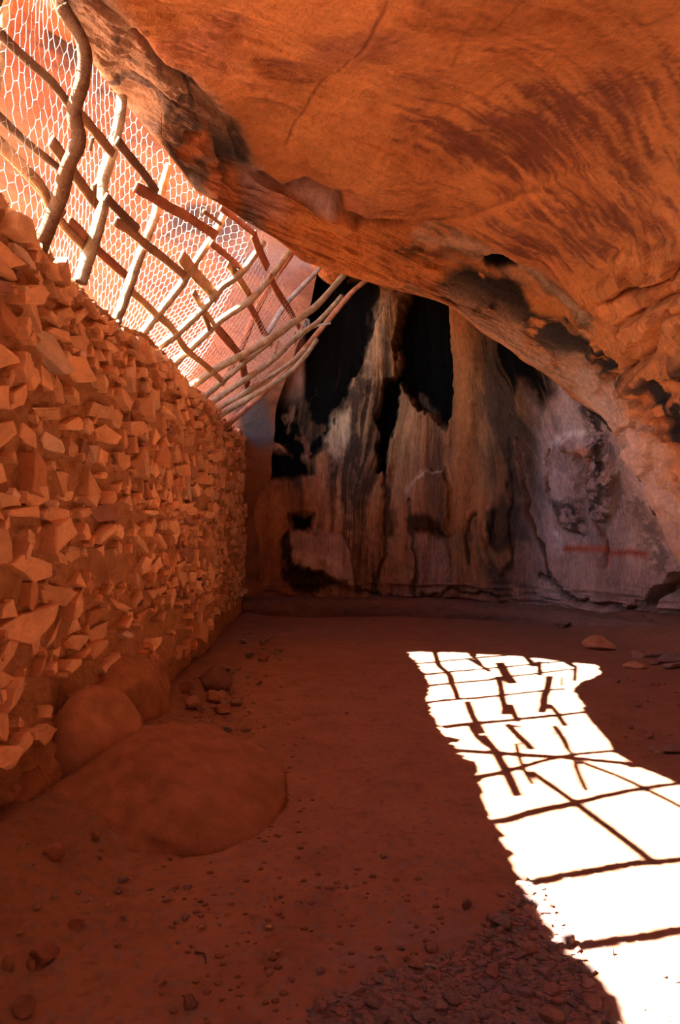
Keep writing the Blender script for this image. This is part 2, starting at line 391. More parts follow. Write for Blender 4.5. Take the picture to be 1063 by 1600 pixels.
# relief
d = .07*streak + .008*fstreak + .05*blot + .012*fine
d += .22*np.exp(-((qx - np.interp(qy, [440,560,650,800,950],[600,590,560,550,545]))/np.interp(qy,[440,700,950],[28,52,60]))**2)
d += .16*np.exp(-((qx - 727)/22)**2) * (1 - sst(690, 790, qy))
d += .12*np.exp(-((qx - 655)/36)**2) * sst(590, 680, qy)
d += .1*np.exp(-((qx - 778)/18)**2)*sst(520,560,qy) + .08*np.exp(-((qx - 815)/12)**2)*sst(560,600,qy)
d -= .35*np.clip(soot1 + soot2 + soot3 + .4*soot5, 0, 1)
lumps = poly_mask(wx, wy, [(640,765),(655,740),(690,735),(702,765),(704,830),(665,828),(640,828)], 5)*.12 \
      + poly_mask(wx, wy, [(450,832),(535,830),(548,880),(560,920),(500,890),(452,884)], 4)*.22 \
      + poly_mask(wx, wy, [(862,700),(890,680),(912,700),(908,800),(895,830),(872,815),(860,780)], 7)*.09 \
      + poly_mask(wx, wy, [(930,720),(952,700),(968,730),(966,790),(950,812),(932,800),(926,760)], 5)*.12 \
      + poly_mask(wx, wy, [(640,830),(700,832),(705,945),(640,945)], 7)*.08 \
      + poly_mask(wx, wy, [(880,660),(905,685),(940,690),(950,712),(920,715),(890,700)], 6)*.1
d += lumps
gro = line_mask(wx, wy, [(642,780),(638,830),(650,880),(655,945)], 3) + line_mask(wx, wy, [(598,745),(600,800),(600,870),(585,930)], 3) \
    + line_mask(wx, wy, [(925,715),(922,770),(930,800),(945,880)], 4) + line_mask(wx, wy, [(862,705),(856,760),(860,790)], 4) \
    + line_mask(wx, wy, [(812,690),(820,760),(835,840),(855,905)], 3) + line_mask(wx, wy, [(735,800),(733,880)], 3) \
    + line_mask(wx, wy, [(565,925),(600,935),(660,936),(700,925),(780,930)], 3) + line_mask(wx, wy, [(975,960),(1010,945),(1030,920),(1060,915)], 4) \
    + line_mask(wx, wy, [(840,905),(900,930),(960,950),(1063,975)], 4) + line_mask(wx, wy, [(870,815),(890,835),(905,840)], 3)
d -= .10*gro
d -= .5*poly_mask(wx, wy, [(1010,950),(1020,925),(1050,905),(1075,900),(1100,940),(1080,950),(1050,925),(1030,940),(1025,960)], 5)
# irregular layered base
lay = sst(0.75, .25, z) * .12 * ridged(x*1.5, z*9, y*.7, 3)
d += lay
sgn = -1.0 if (Nn[..., 1].mean() > 0) else 1.0
P = P + Nn * (sgn * d)[..., None]
# colour
col = np.zeros(P.shape) + np.array((.24, .115, .050))
col = mixc(col, sst(-.1, .4, streak)*.7, (.33, .18, .088))
col = mixc(col, sst(-.1,.3, blot)*.7, (.27,.095,.038))
col = mixc(col, sst(.0,.4, fbm(qx*.035+5, qy*.02, None, 5, .6))*.4, (.12,.075,.055))
col = mixc(col, sst(.05, .42, -streak - .15*fstreak + .25*blot)*.9, (.04, .03, .026))
col = mixc(col, sst(.05, .4, fstreak)*.22, (.40, .235, .13))
col = mixc(col, sst(.0, .4, -fstreak)*.28, (.08, .05, .035))
col = mixc(col, np.exp(-((qx-727)/24)**2)*(1-sst(760,880,qy))*.9, (.31, .115, .045))
col = mixc(col, np.exp(-((qx-655)/34)**2)*sst(600,640,qy)*.6, (.30, .14, .085))
tanr = np.exp(-((qx - np.interp(qy, [440,560,650,800,950],[600,590,560,550,545]))/np.interp(qy,[440,700,950],[26,50,55]))**2)
col = mixc(col, tanr*sst(-.3,.3, fstreak*.6+streak*.6+.4*fine)*.65, (.40, .25, .155))
col = mixc(col, poly_mask(wx, wy, [(515,655),(545,640),(540,700),(520,720),(505,700)], 8)*.6, (.55,.40,.28))
col = mixc(col, poly_mask(wx, wy, [(752,480),(800,500),(860,600),(850,780),(820,840),(770,800),(755,700)], 14)*sst(-.25,.15, fstreak + .6*streak)*.75, (.075, .045, .03))
warm = 1 - sst(790, 880, qx)
col = col*(1 - warm[..., None]*np.array((0, .10, .25)))
# smooth mud skin low on the wall
col = mixc(col, sst(860, 940, qy + 25*blot)*(1-sst(780,880,qx))*.7, (.20, .105, .07))
col = mixc(col, poly_mask(wx, wy, [(640,835),(705,840),(705,930),(645,930)], 12)*.7, (.27, .165, .125))
# lavender right part
lv = sst(800, 880, qx + 40*streak + .12*(qy-700)) 
col = mixc(col, lv*.92, LAV)
col = mixc(col, lv*sst(-.05,.45, streak + .5*blot)*.7, (.44, .34, .31))
col = mixc(col, lv*sst(.05,.45, -streak + .4*fine)*.7, (.15, .13, .14))
col = mixc(col, lv*sst(0,.4, fstreak)*.2, (.40, .24, .17))
col = mixc(col, lv*sst(830, 900, qy)*.6*(1-sst(.1,.5,-blot)), (.36, .235, .19))
col = mixc(col, sst(955, 1010, wx + (qy-800)*-.12)*sst(560,640,qy)*(1-sst(850,930,qy))*.75, (.60, .42, .34))
for poly, s_, k in (([(868,785),(905,780),(912,815),(890,832),(874,818)], 7, .85), ([(928,762),(955,758),(962,800),(948,812),(932,800)], 6, .9),
                  ([(860,690),(900,680),(905,700),(870,712)], 7, .3), ([(975,770),(1000,760),(1040,850),(1055,900),(1020,900),(1000,830)], 14, .6),
                  ([(905,620),(925,640),(950,720),(960,750),(940,735),(915,680)], 10, .5), ([(800,790),(818,790),(824,850),(806,860)], 9, .6), ([(760,880),(800,880),(830,925),(780,930)], 14, .5)):
    col = mixc(col, poly_mask(wx, wy, poly, s_)*k*sst(-.45,.1, fine + blot*.4), (.04, .036, .038))
for pts, w, c, k in (([(925,718),(922,765),(930,800),(948,880)], 5, (.42,.15,.07), .9), ([(862,708),(857,750),(860,785)], 5, (.42,.15,.07), .8),
                  ([(812,700),(822,770),(838,850)], 5, (.38,.16,.09), .6), ([(865,690),(885,680),(915,676)], 6, (.62,.55,.52), .6),
                  ([(866,840),(872,868)], 5, (.6,.56,.55), .8), ([(842,922),(870,926),(884,920)], 8, (.55,.45,.40), .7),
                  ([(915,705),(945,700)], 6, (.45,.2,.1), .6), ([(870,935),(930,955),(1000,970),(1070,995)], 5, (.55,.42,.34), .6)):
    col = mixc(col, line_mask(wx, wy, pts, w)*k, c)
stripe_y = qy + 2*fbm(qx*.05, qy*.05, None, 3)
col = mixc(col, line_mask(qx + 3*fine, stripe_y, [(884,857),(925,857),(955,864),(985,862),(1010,865)], 5.5)*.95, (.36, .10, .06))
col = mixc(col, line_mask(qx, stripe_y + 2*fine, [(642,858),(690,856)], 3)*.5, (.3,.09,.06)) 
col = mixc(col, line_mask(qx, stripe_y + 2*fine, [(640,868),(660,871),(690,866)], 3)*.5, (.3,.09,.06))
# left: red-brown and grey-blue weathering where it leaves the shelter
col = mixc(col, (1-sst(395, 440, wx))*sst(600,660,wy)*.8, (.22,.15,.13))
col = mixc(col, poly_mask(wx, wy, [(370,640),(412,620),(420,690),(400,700)], 8)*sst(-.3,.3,fine), (.26,.25,.26))
col = mixc(col, poly_mask(wx, wy, [(400,720),(420,750),(450,800),(440,900),(400,930),(380,800)], 12)*.7, (.30,.12,.055))
col = mixc(col, poly_mask(wx, wy, [(425,668),(470,668),(492,700),(478,712),(440,708)], 6)*.9, (.30,.13,.07))
col = mixc(col, poly_mask(wx, wy, [(450,832),(535,830),(545,870),(560,920),(500,890),(452,884)], 5)*.85, (.32,.20,.15))
col = mixc(col, poly_mask(wx, wy, [(452,862),(530,862),(545,895),(500,888),(452,882)], 6)*.7*sst(-.2,.3,fine+.1), (.45,.32,.25))
col = mixc(col, line_mask(wx, wy, [(640,765),(660,742),(690,738)], 3)*.7, (.45,.28,.18))
soot = np.clip(soot1 + soot2 + soot3 + soot4*sst(-.5,.1,streak + .3*fstreak+.2) + soot5 + soot6*.8 + soot7 + darkedge*.9*sst(-.2,.2,fine+.1), 0, 1)
drip = sst(.45, .6, fbm(fl2*.12+3, qy*.012, None, 4)) * .25
soot = np.clip(soot - .5*sst(.25,.5,fbm(qx*.05, qy*.03, None, 4))*(soot1*(1-sst(620,560,qy)) + soot5), 0, 1)
col = mixc(col, soot*(1-drip*.25), (.0035,.003,.003))
ls = line_mask(wx, wy, [(592,450),(586,500),(578,540),(575,590)], 5) + line_mask(wx, wy, [(448,665),(455,630),(442,650)], 3)*.8 + line_mask(wx, wy, [(605,460),(600,500),(592,560)], 5)
col = mixc(col, ls*.6, (.30,.18,.11))
col = mixc(col, line_mask(wx, wy, [(655,620),(668,650),(690,672)], 4)*.6, (.2,.11,.07))
col = mixc(col, gro*.75*(1-sst(900,930,qx)*.5), (.06,.04,.035))
col = mixc(col, sst(480, 470, qx)*(1-sst(560,640,qy)), (.42,.27,.22))
col *= (1 + .18*fine[..., None])
bw = grid_mesh('wall_back', P, M_back, col)
struct(bw, 'curved back wall of the shelter, black soot and vertical mineral streaks, grey on the right')

# ------------------------------------------------------------------ sunlit canyon cliff outside
cc = [[(-30,3.2,-2),(-18,6.8,-2),(-10,9.4,-2),(-5,11.1,-2),(-2.3,12.0,-2),(-1.4,12.9,-2)],
      [(-30,3.4,3),(-18,7.0,3),(-10,9.6,3),(-5,11.3,3),(-2.3,12.1,3),(-1.2,12.9,3)],
      [(-30,3.8,7),(-18,7.4,7),(-10,9.9,6.5),(-5,11.6,6.2),(-2.4,12.3,6),(-.4,13.0,6)],
      [(-30,4.8,12),(-18,8.4,12),(-10,10.9,11),(-5,12.3,10),(-2.4,12.7,9),(-.4,13.2,8.5)],
      [(-30,10,24),(-18,13,24),(-10,15,24),(-5,15.5,22),(-2.4,16,20),(2,16,18)]]
P = loft(cc, 300, 420)
Nn = normals(P); x, y, z = P[..., 0], P[..., 1], P[..., 2]
qx, qy = image_px(P)
dd = .25*fbm(x*.35, y*.35, z*.5, 3) + .07*ridged(x*.3, y*.3, z*1.2 + .3*x, 3)
P = P + Nn * (dd * (-1 if Nn[..., 1].mean() > 0 else 1))[..., None]
c1 = fbm(x*.5, y*.5, z*1.6, 4); c2 = fbm(x*2, y*2, z*6, 4)
col = np.zeros(P.shape) + np.array((.56, .215, .10))
col = mixc(col, sst(-.1, .5, c1)*.5, (.66, .30, .15))
col = mixc(col, sst(.1, .5, c2)*.4, (.42, .15, .07))
blk = np.exp(-(((qx-330)/110)**2 + ((qy-345)/45)**2)) + .9*np.exp(-(((qx-110)/70)**2 + ((qy-60)/70)**2)) + .5*np.exp(-(((qx-170)/40)**2+((qy-140)/40)**2))
col = mixc(col, sst(.5, .9, blk + .5*c2 + .2*c1)*.85, (.10, .075, .065))
col = mixc(col, sst(290, 400, qx + 30*c1)*sst(330,400,qy)*.7, (.42,.24,.18))  # duller pink paints in the overhang's shade on this end
foot_ = sst(365, 385, qx) * sst(560, 640, qy + 20*c2)
col = mixc(col, foot_, (.24, .10, .05))
col = mixc(col, foot_*sst(0, .4, c2)*.7, (.10, .06, .045))
col = mixc(col, poly_mask(qx + 10*c2, qy, [(366,640),(415,610),(425,690),(400,702),(380,680)], 8)*.9, (.12,.12,.13))
cl = grid_mesh('canyon_cliff', P, M_cliff, col)
struct(cl, 'orange canyon cliff outside, seen through the wire netting')

# unseen rock brow, added to keep sun off the far end and cliff
SA, SB = .797, .30
def up_sun(fx, fy, t): return (fx - SA*t, fy - SB*t, t)
rows = []
EDGE = ((3.2, 5.6), (1.6, 5.0), (1.15, 4.7), (1.0, 4.75), (.75, 5.8), (.5, 7.0), (.25, 8.3), (0, 9.6), (-.3, 10.6), (-.9, 12.5))
for d_, dt in ((-.1, 1.8), (0, .5), (0, 0), (.25, .25), (1.0, .9), (2.5, 2.0), (5.0, 3.6), (8.5, 5.5)):
    rows.append([up_sun(.82 + 2.24*s_, 8.98 - 1.08*s_ + .22*math.sin(math.pi*max(0, min(s_, 1))) + d_, t + dt) for s_, t in EDGE])
P = loft(rows, 70, 90); Nn = normals(P); x, y, z = P[..., 0], P[..., 1], P[..., 2]
P = P + Nn * (.06*fbm(x*1.5, y*1.5, z*1.5, 4))[..., None]
col = np.zeros(P.shape) + np.array((.5, .2, .09)); col = mixc(col, sst(-.1,.4,fbm(x,y,z*3,4))*.5, (.3,.15,.1))
brow = grid_mesh('sun_block_brow', P, M_cliff, col)
struct(brow, 'unseen sandstone brow added to shade the far end of the opening')

# canyon ground outside the wall, right and rear rock
def flat_grid(x0, x1, y0, y1, nx, ny, zf):
    X, Yg = np.meshgrid(np.linspace(x0, x1, nx), np.linspace(y0, y1, ny))
    return np.stack([X, Yg, zf(X, Yg)], -1)
P = flat_grid(-30, -2.1, -12, 14, 80, 80, lambda X, Y: .6*fbm(X*.3, Y*.3, None, 4) - .12*(-2.1 - X) + .6)
o = grid_mesh('canyon_ground', P, M_floor, np.zeros(P.shape) + np.array((.20, .09, .05)))
struct(o, 'red canyon ground outside the stone wall')
ang = np.linspace(math.radians(200), math.radians(345), 60)
hh = np.linspace(-.3, 4.6, 40)
A, H = np.meshgrid(ang, hh)
P = np.stack([1.3 + 3.4*np.cos(A)*(1-.12*H/4), -2.4 + 2.6*np.sin(A), H], -1)
P[..., 0] += .15*fbm(P[..., 0], P[..., 1]*1.0, P[..., 2], 4)
o = grid_mesh('wall_rear', P, M_cliff, np.zeros(P.shape) + np.array((.36, .16, .085)))
struct(o, 'rock behind the viewpoint closing the shelter')

# ------------------------------------------------------------------ floor
def floor_z(X, Y):
    X = np.asarray(X, float); Y = np.asarray(Y, float)
    zz = .018*fbm(X*1.2, Y*1.2, None, 4) + .004*fbm(X*9, Y*9, None, 3)
    near_wall = sst(-.55, -1.6, X)
    zz = zz + near_wall*(.10 + .05*fbm(X*2, Y*2, None, 3))*(1 - .4*sst(5, 9, Y))
    zz = zz + .10*sst(-.9, -1.5, X)*sst(4.2, 3.2, Y)*(.6 + .6*fbm(X*2.2+3, Y*2.2, None, 3))
    zz = zz + .30*sst(3.2, 4.7, X - .12*(9 - Y))*sst(3, 7, Y)
    zz = zz + .03*np.exp(-(((X-.75)/.55)**2 + ((Y-2.35)/.45)**2))
    return zz
def fz(X, Y): return float(floor_z(np.array([X]), np.array([Y]))[0])
xs = np.concatenate([np.linspace(-2.1, 2.6, 520), np.linspace(2.62, 5.6, 120)])
ys = np.concatenate([np.linspace(-5.2, 1.2, 60), np.linspace(1.22, 6, 520), np.linspace(6.02, 13.4, 260)])
X, Yg = np.meshgrid(xs, ys)
Z = floor_z(X, Yg)
grit = np.maximum(0, fbm(X*26, Yg*26, None, 3, .6) - .12)
gz = sst(4.2, 2.8, Yg + .3*fbm(X*2, Yg*2, None, 3)) * .6 + .15 + sst(-.6, -1.3, X)*.6
Z = Z + grit*.022*gz
P = np.stack([X, Yg, Z], -1)
n1 = fbm(X*.8, Yg*.8, None, 4); n2 = fbm(X*7, Yg*7, None, 4, .6)
col = np.zeros(P.shape) + np.array((.30, .137, .076))
col = mixc(col, sst(-.1, .5, n1)*.5, (.24, .104, .056))
col = mixc(col, sst(.1, .5, n2)*.4, (.18, .085, .052))
col = mixc(col, sst(.25, .6, fbm(X*30, Yg*30, None, 3))*.5, (.14, .07, .045))
col = mixc(col, grit*gz*3.5, (.24, .14, .105))
col = mixc(col, sst(.45, .05, np.hypot((X-.75)/1.0, (Yg-2.4)/.55) - .6)*sst(-.2,.2,n2)*.5, (.25,.15,.12))
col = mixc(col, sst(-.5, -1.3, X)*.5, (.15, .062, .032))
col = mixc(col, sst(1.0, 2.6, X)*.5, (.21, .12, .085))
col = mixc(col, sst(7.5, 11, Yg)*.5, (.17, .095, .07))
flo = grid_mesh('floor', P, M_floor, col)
struct(flo, 'red dirt floor of the rock shelter')

# low rock step along the back wall
led_line = [(-2.0,12.0),(-1.2,12.1),(-.4,12.2),(.7,12.3),(1.7,12.15),(2.45,11.75),(3.15,11.05),(3.75,10.2),(4.2,9.3),(4.45,8.5)]
rows = []
for dn, dz in ((0, -.2), (-.02, .10), (.03, .24), (.10, .30), (.35, .31), (1.0, .34)):
    r = []
    for k, (a, b) in enumerate(led_line):
        nx_ = .55*max(0, (k-4))/5; ny_ = math.sqrt(1 - nx_*nx_)
        h = .85 if k < 5 else .7
        r.append((a + nx_*dn, b + ny_*dn, dz*h if dz > 0 else dz))
    rows.append(r)
P = loft(rows, 60, 420); Nn = normals(P); x, y, z = P[..., 0], P[..., 1], P[..., 2]
blk = ridged(x*1.3, y*1.3, z*3, 4)
P = P + Nn*(.05*blk + .02*fbm(x*8, y*8, z*8, 3))[..., None]
col = np.zeros(P.shape) + np.array((.13, .07, .05)); col = mixc(col, sst(0,.6,fbm(x*2,y*2,z*5,4))*.6, (.08,.045,.035)); col = mixc(col, sst(2, 3.2, x)*.6, (.19,.13,.105))
o = grid_mesh('trim_1', P, M_stone, col)
struct(o, 'low dark rock step running along the foot of the back wall')

# ------------------------------------------------------------------ stones
def stone_arrays(seed, sx, sy, sz, cuts=9, rough=.05, sub=3, cmin=.42):
    """an angular lump: a sphere grid cut by random planes and roughened"""
    r = np.random.default_rng(seed)
    nt, npn = 6*sub, 4*sub
    th = np.linspace(0, 2*np.pi, nt, endpoint=False); ph = np.linspace(0, np.pi, npn+1)[1:-1]
    T, Ph = np.meshgrid(th, ph)
    D = np.stack([np.cos(T)*np.sin(Ph), np.sin(T)*np.sin(Ph), np.cos(Ph)], -1).reshape(-1, 3)
    D = np.vstack([D, [[0, 0, 1]], [[0, 0, -1]]])
    rad = np.ones(len(D))
    for k in range(cuts):
        n = r.normal(size=3); n /= np.linalg.norm(n); h = r.uniform(cmin, .88)
        dn = D @ n
        rad = np.where(dn > 1e-3, np.minimum(rad, h/np.maximum(dn, 1e-3)), rad)
    rad *= 1 + rough*fbm(D[:, 0]*2.5 + seed % 97, D[:, 1]*2.5, D[:, 2]*2.5, 4)
    V = D*rad[:, None]*np.array([sx, sy, sz])
    f = []
    nrr = npn - 1
    for i in range(nrr-1):
        for j in range(nt):
            a = i*nt + j; b = i*nt + (j+1) % nt
            f.append([a, a+nt, b+nt, b])
    top, bot = len(D)-2, len(D)-1
    for j in range(nt):
        f.append([top, j, (j+1) % nt]); f.append([bot, (nrr-1)*nt + (j+1) % nt, (nrr-1)*nt + j])
    return V, f

def rotm(rx, ry, rz):
    cx, sx, cy, sy, cz, sz = math.cos(rx), math.sin(rx), math.cos(ry), math.sin(ry), math.cos(rz), math.sin(rz)
    return np.array([[cz*cy, cz*sy*sx - sz*cx, cz*sy*cx + sz*sx], [sz*cy, sz*sy*sx + cz*cx, sz*sy*cx - cz*sx], [-sy, cy*sx, cy*cx]])

DIRT = .68
def stone_obj(name, seed, dims, loc, rot=(0, 0, 0), color=(.38, .17, .10), mat=None, cuts=9, rough=.05, sub=3, flat=False, sink=.12):
    V, f = stone_arrays(seed, dims[0]/2, dims[1]/2, dims[2]/2, cuts, rough, sub, .42 if flat else .68)
    V = V @ rotm(*rot).T
    V[:, 2] -= V[:, 2].min() + dims[2]*sink
    nn = fbm(V[:, 0]*14 + seed, V[:, 1]*14, V[:, 2]*14, 3)
    col = DIRT*np.array(color)[None, :] * (1 + .3*nn[:, None])
    o = link_mesh(name, V, f, mat or M_stone, None, not flat, col)
    o.location = loc
    return o

# ------------------------------------------------------------------ masonry wall
WX, WT = -1.6, 3.08
def wall_face(Y): return WX + .04*math.sin(Y*.9 + 1) + .02*math.sin(Y*2.3)
def wall_top(Y): return WT + .03*math.sin(Y*2.1) + .02*math.sin(Y*5.3+1) + (0 if Y > 3.6 else .02)
ys = np.concatenate([np.linspace(-3.5, 2.9, 120), np.linspace(2.92, 7, 620), np.linspace(7.01, 12.9, 420)]); vs = np.linspace(0, 1, 330)
Yw, Vw = np.meshgrid(ys, vs)
# profile: inner face up to the top, over the top, down the outer side
face = WX + .04*np.sin(Yw*.9+1) + .02*np.sin(Yw*2.3)
top = WT + .03*np.sin(Yw*2.1) + .02*np.sin(Yw*5.3+1)
hi = np.clip(Vw/.8, 0, 1); ov = np.clip((Vw-.8)/.1, 0, 1); dn = np.clip((Vw-.9)/.1, 0, 1)
Xw = face - .042 - .34*ov - .05*dn
Zw = -.15 + (top - .02 + .15)*hi - (top + .2)*dn*.97
rn = ridged(Yw*3.5, Zw*4.5, Xw*2, 5, .6); fn = fbm(Yw*14, Zw*16, Xw*9, 4, .65)
inn = (1 - ov)
Xw = Xw + inn*(.034*rn + .030*fn + .012*fbm(Yw*30, Zw*34, None, 2))
Zw = Zw + ov*(1-dn)*(.03*fn + .03*rn)
# the footing swells outwards over buried bedrock
foot = sst(.75, .15, Zw)*(sst(7.5, 5.5, Yw)*sst(3.4, 4.2, Yw)*.10 + .03)
Xw = Xw + inn*foot*(1 + .5*fbm(Yw*1.3, Zw*2, None, 3))
P = np.stack([Xw, Yw, Zw], -1)
mcol = np.zeros(P.shape) + np.array((.50, .25, .115))
mcol = mixc(mcol, sst(-.1, .5, fn)*.5, (.36, .13, .05)); mcol = mixc(mcol, sst(0, .5, fbm(Yw*2, Zw*2, None, 4))*.4, (.52, .24, .11))
V_all = [P.reshape(-1, 3)]; F_all = [grid_faces(*P.shape[:2])[:, ::-1].tolist()]; C_all = [mcol.reshape(-1, 3)]; mi = [0]*len(F_all[0])
nv = len(V_all[0])
SV, SF, SC, nvs = [], [], [], 0
r = random.Random(5)
zc = .42
course = 0
def add_block(yc, zc_, w, h, prot, tilt, cst, depth=.22, ty=0):
    """one quarried stone: an irregular outline with a chipped arris, set into the mortar"""
    global nvs
    n = r.choice((4, 4, 5, 5, 6, 3))
    a0 = math.pi/4 + r.uniform(-.2, .2) if n == 4 else r.uniform(0, 6.28)
    out = []
    for k in range(n):
        a = a0 + 2*math.pi*k/n + r.uniform(-.42, .42)
        ca, sa = math.cos(a), math.sin(a)
        e = .42
        rr = 1/((abs(ca)**(1/e) + abs(sa)**(1/e))**e)
        rr *= r.uniform(.74, 1.14)
        out.append((rr*ca*w/2*r.uniform(.85,1.15), rr*sa*h/2*r.uniform(.85,1.15)))
    # subdivide edges with small jitter for a broken outline
    pts = []
    for k in range(n):
        p, q = out[k], out[(k+1) % n]
        pts.append(p)
        t = r.uniform(.35, .65); j = .05*min(w, h)
        pts.append((p[0]*(1-t)+q[0]*t + r.uniform(-j, j), p[1]*(1-t)+q[1]*t + r.uniform(-j, j)))
    m = len(pts)
    ct, st = math.cos(tilt), math.sin(tilt)
    pts = [(p[0]*ct - p[1]*st, p[0]*st + p[1]*ct) for p in pts]
    fx = wall_face(yc)
    gy, gz = r.uniform(-.17, .17) + ty*.6, r.uniform(-.14, .14)
    base = nvs
    rings = ((-depth, 1.0), (prot - .006, 1.0), (prot, .955), (prot + r.uniform(-.006, .006), .5))
    for (dx, sc) in rings:
        for (p0, p1) in pts:
            lump = r.uniform(-.004, .004) if dx > 0 else 0
            SV.append((fx + dx + lump + (gy*p0 + gz*p1)*(1 if dx > -depth else 0), yc + p0*sc, zc_ + p1*sc))
            cc_ = r.uniform(.93, 1.07); SC.append((cst[0]*cc_, cst[1]*cc_, cst[2]*cc_))
    for k in range(len(rings)-1):
        for j in range(m):
            a, b = base + k*m + j, base + k*m + (j+1) % m
            SF.append([a, b, b+m, a+m])
    SF.append([base + (len(rings)-1)*m + j for j in range(m)])
    nvs += m*len(rings)
def stone_col():
    t = r.random()
    if t < .05: c = (.62, .42, .27)
    elif t < .28: c = (.64, .37, .19)
    elif t < .82: c = (.64, .345, .17)
    elif t < .94: c = (.50, .22, .10)
    else: c = (.30, .14, .09)
    k = r.uniform(.85, 1.2)
    return tuple(v*k for v in c)
zc = .30
while zc < WT - .02:
    h = r.uniform(.07, .19)
    yy = 1.2 + r.uniform(0, .3)
    while yy < 12.7:
        big_ = r.random() < .12
        w = r.uniform(.12, .42)*(1.7 if big_ else 1)
        hh_ = h*r.uniform(.6, 1.25)*(1.6 if big_ else 1)
        if r.random() > .06:
            zz = zc + r.uniform(-.02, .02) + .05*math.sin(yy*.8 + zc*2)
            low = zz < .75 and yy < 7.5
            if not (low and r.random() < .55) and zz + hh_*.62 < wall_top(yy) - .02:
                pr = r.uniform(-.012, .032) + (.035 if r.random() < .14 else 0) + (.05 if low else 0)
                add_block(yy + w/2, zz, w, hh_, pr, r.gauss(0, .24), stone_col(), ty=r.choice((0, 0, -.15, .1)))
            if r.random() < .7:
                add_block(yy + w + r.uniform(-.03, .05), zz + r.uniform(-.5, .5)*h, r.uniform(.05, .12), r.uniform(.03, .08), r.uniform(.0, .035) + (.05 if low else 0), r.uniform(-1, 1), stone_col(), .12)
        yy += w*r.uniform(.98, 1.25)
    zc += h*r.uniform(.98, 1.12)
# capping stones and crumbs along the top
yy = 1.2
while yy < 12.7:
    w = r.uniform(.06, .2)
    add_block(yy, wall_top(yy) - .105 + r.uniform(-.01, .01), w, r.uniform(.06, .09), r.uniform(-.01, .03), r.gauss(0, .25), stone_col(), .3)
    yy += w*1.1
wall_root = link_mesh('wall_left', V_all[0], F_all[0], M_mud, None, True, C_all[0])
struct(wall_root, 'tall left wall of rough orange stones bedded in mud mortar')
so = link_mesh('masonry', SV, SF, M_wall, wall_root, False, np.array(SC))

# ------------------------------------------------------------------ lattice screen
poles = [  # image polyline, base depth, top depth, radius, colour
 ([(71,366),(92,312),(106,262),(122,220),(117,190),(118,160),(130,120),(132,82),(124,55),(96,8)], 3.99, 3.42, .032, 'dark'),
 ([(132,418),(150,362),(160,320),(160,285),(172,245),(181,212),(188,178),(190,152)], 4.62, 4.7, .034, 'light'),
 ([(188,484),(206,435),(222,390),(240,345),(250,305),(264,258)], 5.39, 5.55, .031, 'mid'),
 ([(216,530),(250,487),(283,445),(312,400),(337,362),(358,318)], 6.0, 6.45, .030, 'light'),
 ([(240,548),(278,520),(318,482),(345,450),(378,425),(412,378)], 6.54, 7.05, .030, 'light'),
 ([(265,575),(318,525),(345,500),(392,468),(425,430),(453,392)], 7.17, 7.8, .032, 'light'),
 ([(297,605),(340,575),(378,555),(412,535),(450,510),(490,482),(520,450),(542,424)], 7.95, 8.85, .034, 'light'),
 ([(318,622),(352,592),(400,552),(430,528),(465,500),(500,470),(528,440)], 8.5, 9.1, .026, 'mid'),
 ([(326,632),(370,602),(400,582),(432,558),(462,528),(500,500),(535,462)], 8.9, 9.4, .030, 'light'),
 ([(338,640),(380,615),(420,590),(455,566),(478,545)], 9.3, 9.6, .026, 'light'),
 ([(346,648),(392,620),(430,598),(455,580),(474,560),(496,530)], 9.7, 9.8, .030, 'light'),
 ([(360,660),(400,624),(432,594),(462,562),(500,516),(530,480),(552,455),(574,437)], 10.2, 9.6, .032, 'red'),
]
extra_all = [([(-1.72,3.42,3.02),(-1.69,3.5,3.4),(-1.66,3.6,3.85),(-1.64,3.62,4.1),(-1.5,3.6,4.5)], .036),
         ([(-1.6,2.85,3.02),(-1.5,2.95,3.4),(-1.36,3.05,3.85),(-1.2,3.1,4.3)], .036),
         ([(-1.6,2.2,3.02),(-1.45,2.25,3.4),(-1.3,2.24,3.8),(-1.1,2.35,4.25)], .034),
         ([(-1.6,1.67,3.02),(-1.45,1.7,3.5),(-1.25,1.8,3.9),(-1.0,1.85,4.3)], .036),
         ([(-1.6,.9,3.02),(-1.4,1.0,3.6),(-1.0,1.0,4.3)], .034), ([(-1.6,.2,3.02),(-1.3,.2,3.6),(-.8,.25,4.3)], .034)]
extra = extra_all[:5]
BCOL = {'dark': (.26,.14,.075), 'light': (.42,.29,.17), 'mid': (.32,.21,.12), 'red': (.42,.18,.10)}

def resample(pts, n):
    A = cr_matrix(len(pts), n); return A @ np.array(pts, float)
def tube(pts, rad, seg=10, jitter=.15, seed=0, taper=.75):
    pts = np.array(pts); n = len(pts)
    T = np.gradient(pts, axis=0); T /= np.linalg.norm(T, axis=1, keepdims=True)
    ref = np.array([0.3, .9, .1]); U = np.cross(T, ref); U /= np.linalg.norm(U, axis=1, keepdims=True); Vv = np.cross(T, U)
    a = np.linspace(0, 2*np.pi, seg, endpoint=False)
    k = np.linspace(1.08, taper, n)[:, None]
    s = np.arange(n)[:, None]
    R = rad*k*(1 + jitter*fbm(np.cos(a)[None, :]*1.2 + seed*3.1, np.sin(a)[None, :]*1.2 + s*.22, s*.07 + 0*a[None, :], 3))
    Vt = pts[:, None, :] + R[..., None]*(np.cos(a)[None, :, None]*U[:, None, :] + np.sin(a)[None, :, None]*Vv[:, None, :])
    Vt = Vt.reshape(-1, 3)
    f = []
    for i in range(n-1):
        for j in range(seg):
            f.append([i*seg + j, i*seg + (j+1) % seg, (i+1)*seg + (j+1) % seg, (i+1)*seg + j])
    f.append(list(range(seg))[::-1]); f.append([(n-1)*seg + j for j in range(seg)])
    return Vt, f

